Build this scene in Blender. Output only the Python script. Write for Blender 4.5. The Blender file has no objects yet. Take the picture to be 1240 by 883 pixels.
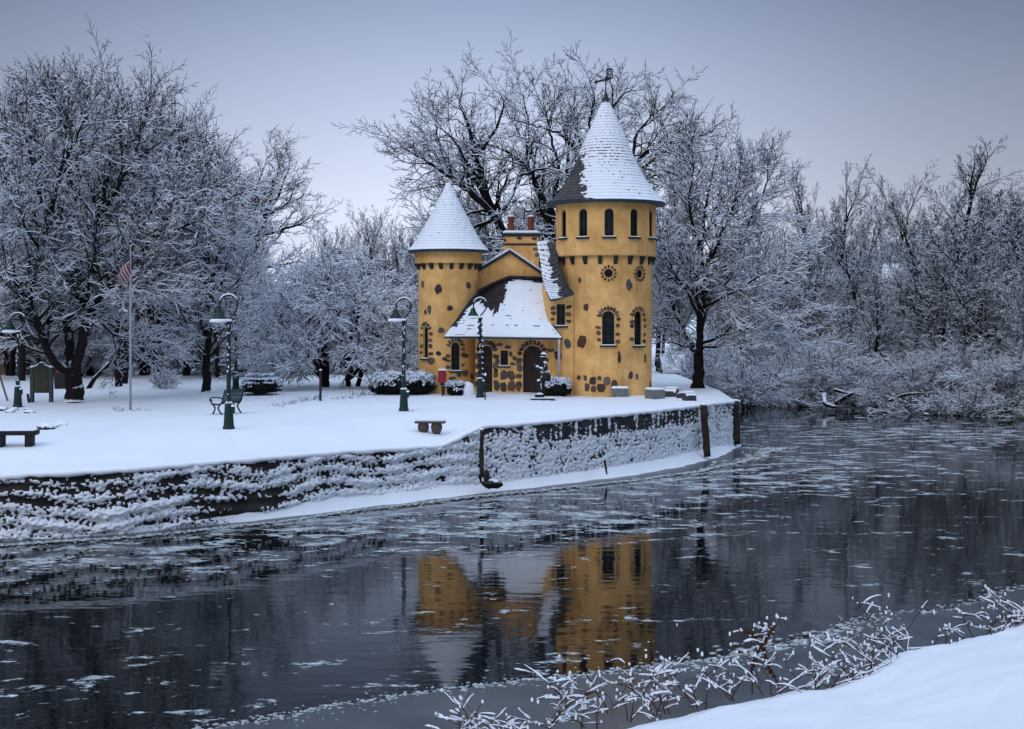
import bpy, bmesh, math, random
import numpy as np
from mathutils import Vector, Matrix, noise as mnoise
R = math.radians
scene = bpy.context.scene
# ------------------------------------------------------------------ camera
CAMZ, HOR, F = 6.0, 380.0, 1722.0           # eye height, horizon row and focal length in photo pixels
cam_d = bpy.data.cameras.new('camera'); cam = bpy.data.objects.new('camera', cam_d)
scene.collection.objects.link(cam); scene.camera = cam
cam.location = (0, 0, CAMZ); cam.rotation_euler = (R(90), 0, 0)
cam_d.sensor_width = 36; cam_d.lens = F / 1240 * 36
cam_d.shift_y = -(441.5 - HOR) / 1240
cam_d.clip_start = 0.2; cam_d.clip_end = 3000
# ------------------------------------------------------------------ world: overcast winter sky
world = bpy.data.worlds.new('World'); scene.world = world; world.use_nodes = True
SUN_EL, SUN_ROT = R(38), R(215)
wt = world.node_tree; wt.nodes.clear(); wn = wt.nodes.new; wl = wt.links.new
wout = wn('ShaderNodeOutputWorld'); bg = wn('ShaderNodeBackground'); bg.inputs[1].default_value = 0.1
sky = wn('ShaderNodeTexSky'); sky.sky_type = 'NISHITA'; sky.sun_disc = False
sky.sun_elevation = SUN_EL; sky.sun_rotation = SUN_ROT; sky.dust_density = 4; sky.air_density = 1.0
tc = wn('ShaderNodeTexCoord'); sep = wn('ShaderNodeSeparateXYZ'); wl(tc.outputs['Generated'], sep.inputs[0])
ramp = wn('ShaderNodeValToRGB'); wl(sep.outputs['Z'], ramp.inputs[0])
stops = [(0.0, (.70, .76, .925)), (0.07, (.675, .74, .915)), (0.13, (.49, .56, .74)), (0.20, (.30, .365, .53)), (0.28, (.12, .16, .27)), (0.55, (.58, .76, 1.08)), (1.0, (.72, .92, 1.30))]
while len(ramp.color_ramp.elements) < len(stops): ramp.color_ramp.elements.new(0.5)
for e, (p, c) in zip(ramp.color_ramp.elements, stops): e.position = p; e.color = (*c, 1)
def wmath(op, a, b=None):
    n = wn('ShaderNodeMath'); n.operation = op
    for i, v in enumerate((a, b)):
        if v is None: continue
        if isinstance(v, (int, float)): n.inputs[i].default_value = v
        else: wl(v, n.inputs[i])
    return n.outputs[0]
# the cloud is thinner, so brighter, towards the middle of the view and darker to both sides
dx = wmath('ADD', sep.outputs['X'], 0.04)
g = wmath('POWER', 2.718, wmath('MULTIPLY', wmath('MULTIPLY', dx, dx), -13.0))
front = wmath('GREATER_THAN', sep.outputs['Y'], -2.0)
side = wmath('ADD', wmath('MULTIPLY', g, 0.60), 0.42)
hi = wn('ShaderNodeMapRange'); wl(sep.outputs['Z'], hi.inputs[0]); hi.inputs[1].default_value = 0.25; hi.inputs[2].default_value = 0.6
mixf = wn('ShaderNodeMix'); wl(hi.outputs[0], mixf.inputs[0]); wl(side, mixf.inputs[2]); mixf.inputs[3].default_value = 1.0
cl = wn('ShaderNodeTexNoise'); cl.inputs['Scale'].default_value = 1.6; cl.inputs['Detail'].default_value = 4
wl(tc.outputs['Generated'], cl.inputs['Vector'])
clm = wn('ShaderNodeMapRange'); wl(cl.outputs[0], clm.inputs[0]); clm.inputs[1].default_value = .3; clm.inputs[2].default_value = .7; clm.inputs[3].default_value = 9.3; clm.inputs[4].default_value = 10.7
amp = wmath('MULTIPLY', mixf.outputs[0], clm.outputs[0])
vs = wn('ShaderNodeVectorMath'); vs.operation = 'SCALE'; wl(ramp.outputs[0], vs.inputs[0]); wl(amp, vs.inputs['Scale'])
mx = wn('ShaderNodeMix'); mx.data_type = 'RGBA'; mx.inputs[0].default_value = 0.08
wl(vs.outputs[0], mx.inputs[6]); wl(sky.outputs[0], mx.inputs[7])
wl(mx.outputs[2], bg.inputs[0]); wl(bg.outputs[0], wout.inputs[0])
# ------------------------------------------------------------------ sun behind thick cloud
sun_d = bpy.data.lights.new('sun', 'SUN'); sun = bpy.data.objects.new('sun', sun_d); scene.collection.objects.link(sun)
sun_d.energy = 0.6; sun_d.angle = R(45); sun_d.color = (1.0, .95, .88)
az = SUN_ROT
sd = Vector((math.sin(az) * math.cos(SUN_EL), math.cos(az) * math.cos(SUN_EL), math.sin(SUN_EL)))
sun.rotation_euler = sd.to_track_quat('Z', 'Y').to_euler()
# ------------------------------------------------------------------ exposure and render
vs_ = scene.view_settings; vs_.view_transform = 'Standard'; vs_.look = 'None'; vs_.exposure = 0.25; vs_.gamma = 1; vs_.use_curve_mapping = False
scene.cycles.max_bounces = 4; scene.cycles.diffuse_bounces = 3; scene.cycles.glossy_bounces = 2; scene.cycles.transmission_bounces = 2
scene.cycles.caustics_reflective = False; scene.cycles.caustics_refractive = False
scene.cycles.use_denoising = True
# ------------------------------------------------------------------ helpers
COL = scene.collection
def W(px, py, d): return Vector(((px - 620) / F * d, d, CAMZ - (py - HOR) / F * d))
def G(px, py, z): return W(px, py, (CAMZ - z) * F / (py - HOR))
def S(d): return F / d                        # pixels per metre at depth d
def tag(o, label=None, cat=None, group=None, kind=None):
    if label: o['label'] = label
    if cat: o['category'] = cat
    if group: o['group'] = group
    if kind: o['kind'] = kind
    return o
def link(name, me, parent=None):
    o = bpy.data.objects.new(name, me); COL.objects.link(o)
    if parent is not None: o.parent = parent; o.location = -wloc(parent)
    return o
def wloc(o):
    p = Vector((0, 0, 0))
    while o is not None: p += o.location; o = o.parent
    return p
def empty(name, loc, label, cat, group=None, rz=0):
    o = bpy.data.objects.new(name, None); COL.objects.link(o); o.location = loc; o.rotation_euler = (0, 0, rz); o.empty_display_size = .2
    return tag(o, label, cat, group)
def copy_tree(o, parent=None):
    c = o.copy(); COL.objects.link(c)
    if parent is not None: c.parent = parent
    for ch in list(o.children): copy_tree(ch, c)
    return c
def mesh_from(name, verts, faces, mats, mi=None, smooth=False):
    me = bpy.data.meshes.new(name)
    me.from_pydata([tuple(v) for v in verts], [], [tuple(f) for f in faces])
    for m in (mats if isinstance(mats, (list, tuple)) else [mats]): me.materials.append(m)
    if mi is not None: me.polygons.foreach_set('material_index', np.asarray(mi, dtype=np.int32))
    if smooth: me.polygons.foreach_set('use_smooth', np.ones(len(me.polygons), dtype=bool))
    me.update(); return me
def np_mesh(name, V, Q, mats, mi=None, smooth=False):
    """quads from numpy arrays"""
    me = bpy.data.meshes.new(name); n, m, k = len(V), len(Q), Q.shape[1]
    me.vertices.add(n); me.vertices.foreach_set('co', np.ascontiguousarray(V, dtype=np.float32).ravel())
    me.loops.add(m * k); me.loops.foreach_set('vertex_index', np.ascontiguousarray(Q, dtype=np.int32).ravel())
    me.polygons.add(m); me.polygons.foreach_set('loop_start', np.arange(0, m * k, k, dtype=np.int32))
    for mt in (mats if isinstance(mats, (list, tuple)) else [mats]): me.materials.append(mt)
    if mi is not None: me.polygons.foreach_set('material_index', np.asarray(mi, dtype=np.int32))
    if smooth: me.polygons.foreach_set('use_smooth', np.ones(m, dtype=bool))
    me.update(calc_edges=True); me.validate(); return me
def grid_quads(nu, nv, wrap=False):
    """vertex index = i*nv + j"""
    i, j = np.meshgrid(np.arange(nu if wrap else nu - 1), np.arange(nv - 1), indexing='ij')
    i2 = (i + 1) % nu
    return np.stack([i * nv + j, i2 * nv + j, i2 * nv + j + 1, i * nv + j + 1], -1).reshape(-1, 4)
class MB:
    """collects simple solids into one mesh"""
    def __init__(s): s.v = []; s.f = []; s.m = []
    def add(s, vs, fs, mi=0):
        b = len(s.v); s.v += [Vector(v) for v in vs]; s.f += [tuple(b + i for i in f) for f in fs]; s.m += [mi] * len(fs); return s
    def box(s, c, size, mi=0, rot=None, taper=1.0):
        hx, hy, hz = size[0] / 2, size[1] / 2, size[2] / 2; c = Vector(c)
        pts = [Vector((sx * hx * (taper if sz > 0 else 1), sy * hy * (taper if sz > 0 else 1), sz * hz)) for sz in (-1, 1) for sx, sy in ((-1, -1), (1, -1), (1, 1), (-1, 1))]
        if rot is not None: pts = [rot @ p for p in pts]
        return s.add([c + p for p in pts], [(3, 2, 1, 0), (4, 5, 6, 7), (0, 1, 5, 4), (1, 2, 6, 5), (2, 3, 7, 6), (3, 0, 4, 7)], mi)
    def tube(s, pts, rad, n=8, mi=0, cap=True):
        pts = [Vector(p) for p in pts]; rad = rad if isinstance(rad, (list, tuple)) else [rad] * len(pts)
        b = len(s.v); prev = None
        for i, p in enumerate(pts):
            t = (pts[min(i + 1, len(pts) - 1)] - pts[max(i - 1, 0)]).normalized()
            if prev is None:
                a = Vector((0, 0, 1)) if abs(t.z) < .9 else Vector((1, 0, 0)); x = t.cross(a).normalized()
            else: x = (prev - t * prev.dot(t)).normalized()
            prev = x; y = t.cross(x)
            for k in range(n):
                q = 2 * math.pi * k / n; s.v.append(p + (x * math.cos(q) + y * math.sin(q)) * rad[i])
        for i in range(len(pts) - 1):
            for k in range(n):
                s.f.append((b + i * n + k, b + i * n + (k + 1) % n, b + (i + 1) * n + (k + 1) % n, b + (i + 1) * n + k)); s.m.append(mi)
        if cap:
            s.f.append(tuple(b + k for k in reversed(range(n)))); s.m.append(mi)
            e = b + (len(pts) - 1) * n; s.f.append(tuple(e + k for k in range(n))); s.m.append(mi)
        return s
    def lathe(s, prof, c=(0, 0, 0), n=24, mi=0):
        c = Vector(c); b = len(s.v)
        for r, z in prof:
            for k in range(n):
                q = 2 * math.pi * k / n; s.v.append(c + Vector((r * math.cos(q), r * math.sin(q), z)))
        for i in range(len(prof) - 1):
            for k in range(n):
                s.f.append((b + i * n + k, b + i * n + (k + 1) % n, b + (i + 1) * n + (k + 1) % n, b + (i + 1) * n + k)); s.m.append(mi)
        s.f.append(tuple(b + k for k in reversed(range(n)))); s.m.append(mi)
        e = b + (len(prof) - 1) * n; s.f.append(tuple(e + k for k in range(n))); s.m.append(mi)
        return s
    def blob(s, c, r, rnd, mi=0, n=8, m=5, jag=.12, mis=None):
        """lumpy ellipsoid; mis: material of the upper faces"""
        c = Vector(c); b = len(s.v); sd = Vector((rnd.random() * 50, rnd.random() * 50, rnd.random() * 50))
        for i in range(m + 1):
            ph = -math.pi / 2 + math.pi * i / m
            for k in range(n):
                q = 2 * math.pi * k / n
                u = Vector((math.cos(q) * math.cos(ph), math.sin(q) * math.cos(ph), math.sin(ph)))
                w = 1 + jag * 2 * mnoise.noise(u * 1.3 + sd)
                s.v.append(c + Vector((u.x * r[0], u.y * r[1], u.z * r[2])) * w)
        for i in range(m):
            for k in range(n):
                s.f.append((b + i * n + k, b + i * n + (k + 1) % n, b + (i + 1) * n + (k + 1) % n, b + (i + 1) * n + k))
                s.m.append(mis if (mis is not None and i >= m // 2 + 1) else mi)
        return s
    def prism(s, poly, frame, depth, mi=0):
        """poly in local x,z; frame(x, y, z) -> world; extruded from y=0 to y=depth"""
        n = len(poly); vs = [frame(x, 0, z) for x, z in poly] + [frame(x, depth, z) for x, z in poly]
        fs = [tuple(range(n)), tuple(reversed(range(n, 2 * n)))] + [((i + 1) % n, i, i + n, (i + 1) % n + n) for i in range(n)]
        return s.add(vs, fs, mi)
    def mesh(s, name, mats, smooth=False):
        return mesh_from(name, s.v, s.f, mats, s.m, smooth)
    def build(s, name, mats, parent=None, smooth=False, origin=None, bevel=0):
        """world-space vertices -> object; origin: shift so that the object's origin sits there"""
        off = Vector(origin) if origin is not None else Vector((0, 0, 0))
        me = mesh_from(name, [v - off for v in s.v], s.f, mats, s.m, smooth)
        bm = bmesh.new(); bm.from_mesh(me); bmesh.ops.recalc_face_normals(bm, faces=bm.faces)
        if bevel:
            es = [e for e in bm.edges if e.is_manifold and e.calc_face_angle(0) > .6]
            bmesh.ops.bevel(bm, geom=es, offset=bevel, segments=2, affect='EDGES', clamp_overlap=True)
        bm.to_mesh(me); bm.free()
        o = link(name, me, parent); o.location += off; return o
def smoothstep(a, b, x):
    t = np.clip((x - a) / (b - a), 0, 1); return t * t * (3 - 2 * t)
def fbm(x, y, z=0.0, o=4, h=.8): return mnoise.fractal(Vector((x, y, z)), h, 2.1, o)
def catmull(pts, n=6):
    pts = [Vector(p) for p in pts]; out = []
    for i in range(len(pts) - 1):
        p0, p1, p2, p3 = pts[max(i - 1, 0)], pts[i], pts[i + 1], pts[min(i + 2, len(pts) - 1)]
        for k in range(n):
            t = k / n
            out.append(.5 * ((2 * p1) + (p2 - p0) * t + (2 * p0 - 5 * p1 + 4 * p2 - p3) * t * t + (3 * p1 - p0 - 3 * p2 + p3) * t ** 3))
    out.append(pts[-1]); return out
# ------------------------------------------------------------------ materials
def mat(name, col, rough=.8, noise=None, bump=None, metallic=0, spec=.3, coords='Object'):
    """noise: (scale, detail, colour2[, lo, hi]); bump: (scale, strength)"""
    m = bpy.data.materials.new(name); m.use_nodes = True; t = m.node_tree; b = t.nodes['Principled BSDF']
    b.inputs['Base Color'].default_value = (*col, 1); b.inputs['Roughness'].default_value = rough
    b.inputs['Metallic'].default_value = metallic; b.inputs['Specular IOR Level'].default_value = spec
    c = t.nodes.new('ShaderNodeTexCoord')
    if noise:
        n = t.nodes.new('ShaderNodeTexNoise'); n.inputs['Scale'].default_value = noise[0]; n.inputs['Detail'].default_value = noise[1]
        t.links.new(c.outputs[coords], n.inputs['Vector'])
        r = t.nodes.new('ShaderNodeMapRange'); r.inputs[1].default_value = noise[3] if len(noise) > 3 else .35; r.inputs[2].default_value = noise[4] if len(noise) > 4 else .65
        t.links.new(n.outputs[0], r.inputs[0])
        x = t.nodes.new('ShaderNodeMix'); x.data_type = 'RGBA'; x.inputs[6].default_value = (*col, 1); x.inputs[7].default_value = (*noise[2], 1)
        t.links.new(r.outputs[0], x.inputs[0]); t.links.new(x.outputs[2], b.inputs['Base Color'])
    if bump:
        n = t.nodes.new('ShaderNodeTexNoise'); n.inputs['Scale'].default_value = bump[0]; n.inputs['Detail'].default_value = 5
        t.links.new(c.outputs[coords], n.inputs['Vector'])
        u = t.nodes.new('ShaderNodeBump'); u.inputs['Strength'].default_value = bump[1]; u.inputs['Distance'].default_value = .02
        t.links.new(n.outputs[0], u.inputs['Height']); t.links.new(u.outputs[0], b.inputs['Normal'])
    return m
def snow_topped(name, col, rough=.8, lo=.35, hi=.6, col2=None, nscale=6, spec=.3, patch=.25, metallic=0):
    """a surface with snow lying on what faces up"""
    m = mat(name, col, rough, spec=spec, metallic=metallic); t = m.node_tree; b = t.nodes['Principled BSDF']; N = t.nodes.new; L = t.links.new
    g = N('ShaderNodeNewGeometry'); s = N('ShaderNodeSeparateXYZ'); L(g.outputs['Normal'], s.inputs[0])
    n = N('ShaderNodeTexNoise'); n.inputs['Scale'].default_value = nscale; n.inputs['Detail'].default_value = 4; L(g.outputs['Position'], n.inputs['Vector'])
    a = N('ShaderNodeMath'); a.operation = 'SUBTRACT'; L(n.outputs[0], a.inputs[0]); a.inputs[1].default_value = .5
    k = N('ShaderNodeMath'); k.operation = 'MULTIPLY_ADD'; L(a.outputs[0], k.inputs[0]); k.inputs[1].default_value = patch * 4; L(s.outputs['Z'], k.inputs[2])
    r = N('ShaderNodeMapRange'); r.inputs[1].default_value = lo; r.inputs[2].default_value = hi; L(k.outputs[0], r.inputs[0])
    base = N('ShaderNodeMix'); base.data_type = 'RGBA'; base.inputs[6].default_value = (*col, 1); base.inputs[7].default_value = (*(col2 or tuple(c * .55 for c in col)), 1)
    n2 = N('ShaderNodeTexNoise'); n2.inputs['Scale'].default_value = nscale * 2; n2.inputs['Detail'].default_value = 5; L(g.outputs['Position'], n2.inputs['Vector']); L(n2.outputs[0], base.inputs[0])
    x = N('ShaderNodeMix'); x.data_type = 'RGBA'; L(r.outputs[0], x.inputs[0]); L(base.outputs[2], x.inputs[6]); x.inputs[7].default_value = (.82, .84, .87, 1)
    L(x.outputs[2], b.inputs['Base Color']); return m
def per_object(name, cols, rough=.85, bump=(9, .4)):
    """colour picked per object, mottled"""
    m = mat(name, cols[0], rough, bump=bump); t = m.node_tree; b = t.nodes['Principled BSDF']; N = t.nodes.new; L = t.links.new
    oi = N('ShaderNodeObjectInfo'); r = N('ShaderNodeValToRGB'); L(oi.outputs['Random'], r.inputs[0])
    while len(r.color_ramp.elements) < len(cols): r.color_ramp.elements.new(.5)
    for i, (e, c) in enumerate(zip(r.color_ramp.elements, cols)): e.position = i / max(1, len(cols) - 1); e.color = (*c, 1)
    c = N('ShaderNodeTexCoord'); n = N('ShaderNodeTexNoise'); n.inputs['Scale'].default_value = 11; n.inputs['Detail'].default_value = 5; L(c.outputs['Object'], n.inputs['Vector'])
    mr = N('ShaderNodeMapRange'); mr.inputs[3].default_value = .55; mr.inputs[4].default_value = 1.4; L(n.outputs[0], mr.inputs[0])
    s = N('ShaderNodeVectorMath'); s.operation = 'SCALE'; L(r.outputs[0], s.inputs[0]); L(mr.outputs[0], s.inputs['Scale']); L(s.outputs[0], b.inputs['Base Color'])
    return m
M = {}
M['snow'] = mat('snow', (.83, .85, .88), .65, noise=(.5, 4, (.80, .82, .86)), bump=(5, .10), spec=.2)
M['snow_ground'] = mat('snow_ground', (.83, .85, .88), .65, noise=(.35, 5, (.79, .815, .86)), bump=(1.6, .30), spec=.2)
M['twig_snow'] = mat('twig_snow', (.73, .76, .82), .8, spec=.1)
M['twig'] = mat('twig', (.014, .013, .014), .9, spec=.1)
M['bark'] = snow_topped('bark', (.024, .020, .019), .95, .38, .6, (.008, .007, .007), 5, .1, .18)
M['green_paint'] = snow_topped('green_paint', (.006, .030, .026), .45, .55, .7, (.004, .018, .016), 9, .3, .12)
M['green_metal'] = mat('green_metal', (.006, .026, .024), .45, spec=.3)
M['trim'] = mat('trim', (.013, .024, .023), .6, noise=(8, 3, (.020, .034, .033)), spec=.2)
M['gutter'] = mat('gutter_paint', (.014, .036, .052), .5, noise=(8, 3, (.02, .05, .07)), spec=.3)
M['black'] = mat('black_metal', (.012, .012, .014), .5)
M['glass'] = mat('glass', (.004, .005, .007), .25, noise=(2.5, 3, (.014, .018, .024), .5, .7), spec=.18)
M['white_paint'] = mat('white_paint', (.52, .52, .50), .5)
M['pole_paint'] = mat('pole_paint', (.30, .31, .33), .5)
M['red_paint'] = mat('red_paint', (.32, .012, .03), .45, noise=(6, 3, (.24, .01, .022)))
M['door_wood'] = mat('door_wood', (.030, .014, .012), .6, noise=(12, 4, (.016, .008, .008)))
M['terracotta'] = mat('terracotta', (.24, .055, .03), .8, noise=(7, 4, (.13, .03, .02)), bump=(18, .4))
M['stone'] = per_object('fieldstone', [(.030, .024, .022), (.13, .075, .050), (.060, .064, .070), (.075, .038, .022), (.17, .145, .125), (.040, .028, .02), (.10, .10, .105), (.022, .02, .02)])
M['memorial'] = mat('memorial_granite', (.20, .21, .19), .7, noise=(14, 5, (.11, .12, .11)), bump=(25, .3))
M['dark_granite'] = snow_topped('dark_granite', (.05, .05, .055), .5, .4, .6, (.03, .03, .03))
M['concrete_bench'] = snow_topped('bench_stone', (.10, .085, .07), .85, .6, .8, (.05, .042, .036), 12, .2, .15)
M['bench_wood'] = mat('bench_wood', (.020, .018, .020), .8, noise=(9, 4, (.01, .009, .01)))
M['bronze'] = snow_topped('bronze', (.010, .011, .015), .5, .42, .65, (.007, .007, .010), 9, .3, .2, .1)
M['slate'] = mat('slate', (.045, .035, .034), .75, noise=(3, 5, (.022, .018, .02)), bump=(30, .4))
M['leaf'] = mat('evergreen_leaf', (.008, .012, .010), .8, spec=.15)
M['weed'] = mat('weed_stalk', (.065, .028, .016), .9, spec=.1)
M['wood_post'] = mat('timber_pile', (.05, .032, .028), .9, noise=(4, 5, (.02, .013, .012)), bump=(9, .6))
def stucco_mat():
    m = mat('stucco', (.62, .36, .12), .92, spec=.12); t = m.node_tree; b = t.nodes['Principled BSDF']; N = t.nodes.new; L = t.links.new
    g = N('ShaderNodeNewGeometry')
    n1 = N('ShaderNodeTexNoise'); n1.inputs['Scale'].default_value = 1.1; n1.inputs['Detail'].default_value = 9; n1.inputs['Roughness'].default_value = .62; L(g.outputs['Position'], n1.inputs['Vector'])
    mp = N('ShaderNodeMapping'); mp.inputs['Scale'].default_value = (4, 4, .35); L(g.outputs['Position'], mp.inputs[0])
    n2 = N('ShaderNodeTexNoise'); n2.inputs['Scale'].default_value = 1.0; n2.inputs['Detail'].default_value = 5; L(mp.outputs[0], n2.inputs['Vector'])
    r1 = N('ShaderNodeValToRGB'); L(n1.outputs[0], r1.inputs[0]); e = r1.color_ramp.elements; e[0].position = .35; e[0].color = (.60, .322, .105, 1); e[1].position = .65; e[1].color = (.88, .50, .19, 1)
    r2 = N('ShaderNodeMapRange'); r2.inputs[1].default_value = .52; r2.inputs[2].default_value = .78; r2.inputs[3].default_value = 1.0; r2.inputs[4].default_value = .72; L(n2.outputs[0], r2.inputs[0])
    s = N('ShaderNodeVectorMath'); s.operation = 'SCALE'; L(r1.outputs[0], s.inputs[0]); L(r2.outputs[0], s.inputs['Scale']); L(s.outputs[0], b.inputs['Base Color'])
    n3 = N('ShaderNodeTexNoise'); n3.inputs['Scale'].default_value = 14; n3.inputs['Detail'].default_value = 6; L(g.outputs['Position'], n3.inputs['Vector'])
    u = N('ShaderNodeBump'); u.inputs['Strength'].default_value = .5; u.inputs['Distance'].default_value = .02; L(n3.outputs[0], u.inputs['Height']); L(u.outputs[0], b.inputs['Normal'])
    return m
M['stucco'] = stucco_mat()
# ================================================================== land, river, ice
SH = [(-70, 31.0), (-30, 33.9), (-13.4, 37.3), (-10.5, 38.55), (-7.62, 41.0), (-5.1, 44.0), (-2.05, 47.0), (-1.05, 47.8), (.57, 49.2), (3.65, 52.4), (5.78, 55.25), (7.88, 59.0), (10.2, 64.2),
      (10.5, 71), (11.2, 82), (12.4, 92), (13.8, 95.3), (19.9, 90.5), (23.0, 86.3), (25.9, 84.0), (29.3, 81.4), (45, 72), (80, 60), (300, 40)]
WT = [(-70, 1.65), (-13.4, 1.73), (-10.5, 1.77), (-7.62, 1.79), (-5.1, 1.73), (-2.35, 1.64), (-1.05, 2.2), (.57, 2.2), (3.65, 2.26), (5.78, 2.25), (7.88, 2.2), (10.2, 2.06)]
shx, shy = np.array([p[0] for p in SH]), np.array([p[1] for p in SH])
wtx, wtz = np.array([p[0] for p in WT]), np.array([p[1] for p in WT])
def y_shore(x): return np.interp(x, shx, shy)
def z_top(x): return np.interp(x, wtx, wtz)
def z_land(x, y):
    x = np.asarray(x, float); y = np.asarray(y, float); s = y - y_shore(x)
    lawn = z_top(x) + (2.22 - z_top(x)) * smoothstep(0, 7, s)
    lawn = lawn + .17 * np.exp(-((x - .2) / 3.2) ** 2 - ((y - 68.5) / 3.0) ** 2)
    bank = -.15 + 2.2 * smoothstep(0, 5.5, s) * (.6 + .4 * smoothstep(10, 16, x)) + .5 * smoothstep(5, 16, s)
    w = smoothstep(10.2, 10.9, x)
    z = lawn * (1 - w) + bank * w
    z = z + smoothstep(95, 240, y) * (4.0 + 5.0 * smoothstep(5, 40, x)) + smoothstep(240, 600, y) * 14
    return z
def zl(x, y): return float(z_land(x, y))
xs = np.concatenate([np.linspace(-300, -31, 28), np.linspace(-30, 10.2, 260), np.linspace(10.3, 45, 140), np.linspace(47, 300, 26)])
ss = np.concatenate([[0], .06 * 1.16 ** np.arange(0, 30), np.linspace(5.6, 70, 110), 72 * 1.1 ** np.arange(0, 24)])
X, SS = np.meshgrid(xs, ss, indexing='ij'); Y = y_shore(X) + SS; Z = z_land(X, Y)
rz = np.array([[.05 * fbm(x * .55, y * .35) + .012 * fbm(x * 2.3, y * 1.4, 3) if y < 130 else 0 for x, y in zip(r, q)] for r, q in zip(X, Y)])
Z = Z + rz * smoothstep(0, 1.0, SS) - .03 * (1 - smoothstep(0, .25, SS)) * (X < 10.2)
V = np.stack([X, Y, Z], -1).reshape(-1, 3)
o = link('snowy_ground', np_mesh('snowy_ground', V, grid_quads(*X.shape), M['snow_ground'], smooth=True)); tag(o, 'snow covered lawn and wooded banks round the river', kind='structure')

# near bank
NE = [(-60, 13), (-6, 14.3), (0, 16.2), (1.4, 17.1), (2.5, 17.9), (4.0, 18.2), (4.75, 18.8), (5.57, 19.7), (6.5, 20.4), (7.6, 21.0), (12, 23.5), (60, 28)]
nex, ney = np.array([p[0] for p in NE]), np.array([p[1] for p in NE])
xs = np.concatenate([np.linspace(-60, -4, 30), np.linspace(-3.8, 12, 160), np.linspace(13, 60, 24)])
ss = np.concatenate([[-1.7, -1.35, -1.05, -.8, -.6, -.42, -.26, -.12, 0], np.linspace(.12, 5, 50), np.linspace(5.5, 60, 40)])
X, SS = np.meshgrid(xs, ss, indexing='ij'); Yc = np.interp(X, nex, ney)
wob = np.array([[.28 * fbm(x * .8, 7.3) for x in r] for r in X])
Y = Yc + wob - SS; zc = .98 + .085 * np.clip(X - 1, -1, 6)
Z = np.where(SS >= 0, zc + .135 * SS + .03 * SS * smoothstep(0, 2, SS), zc * (1 - smoothstep(0, 1.6, -SS)) - .12 * smoothstep(.9, 1.7, -SS))
Z = Z - .10 * np.exp(-(SS / .3) ** 2)
Z += np.array([[.05 * fbm(x * .9, y * .9, 5) + .015 * fbm(x * 4, y * 4, 9) for x, y in zip(r, q)] for r, q in zip(X, Y)]) * smoothstep(-.6, .6, SS)
def near_z(x, s): return .98 + .085 * min(max(x - 1, -1), 6) + .135 * max(s, 0)
def near_y(x): return float(np.interp(x, nex, ney)) + .28 * fbm(x * .8, 7.3)
o = link('near_bank', np_mesh('near_bank', np.stack([X, Y, Z], -1).reshape(-1, 3), grid_quads(*X.shape)[:, ::-1], M['snow_ground'], smooth=True)); tag(o, 'smooth snow bank on the near side of the river', kind='structure')

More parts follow.
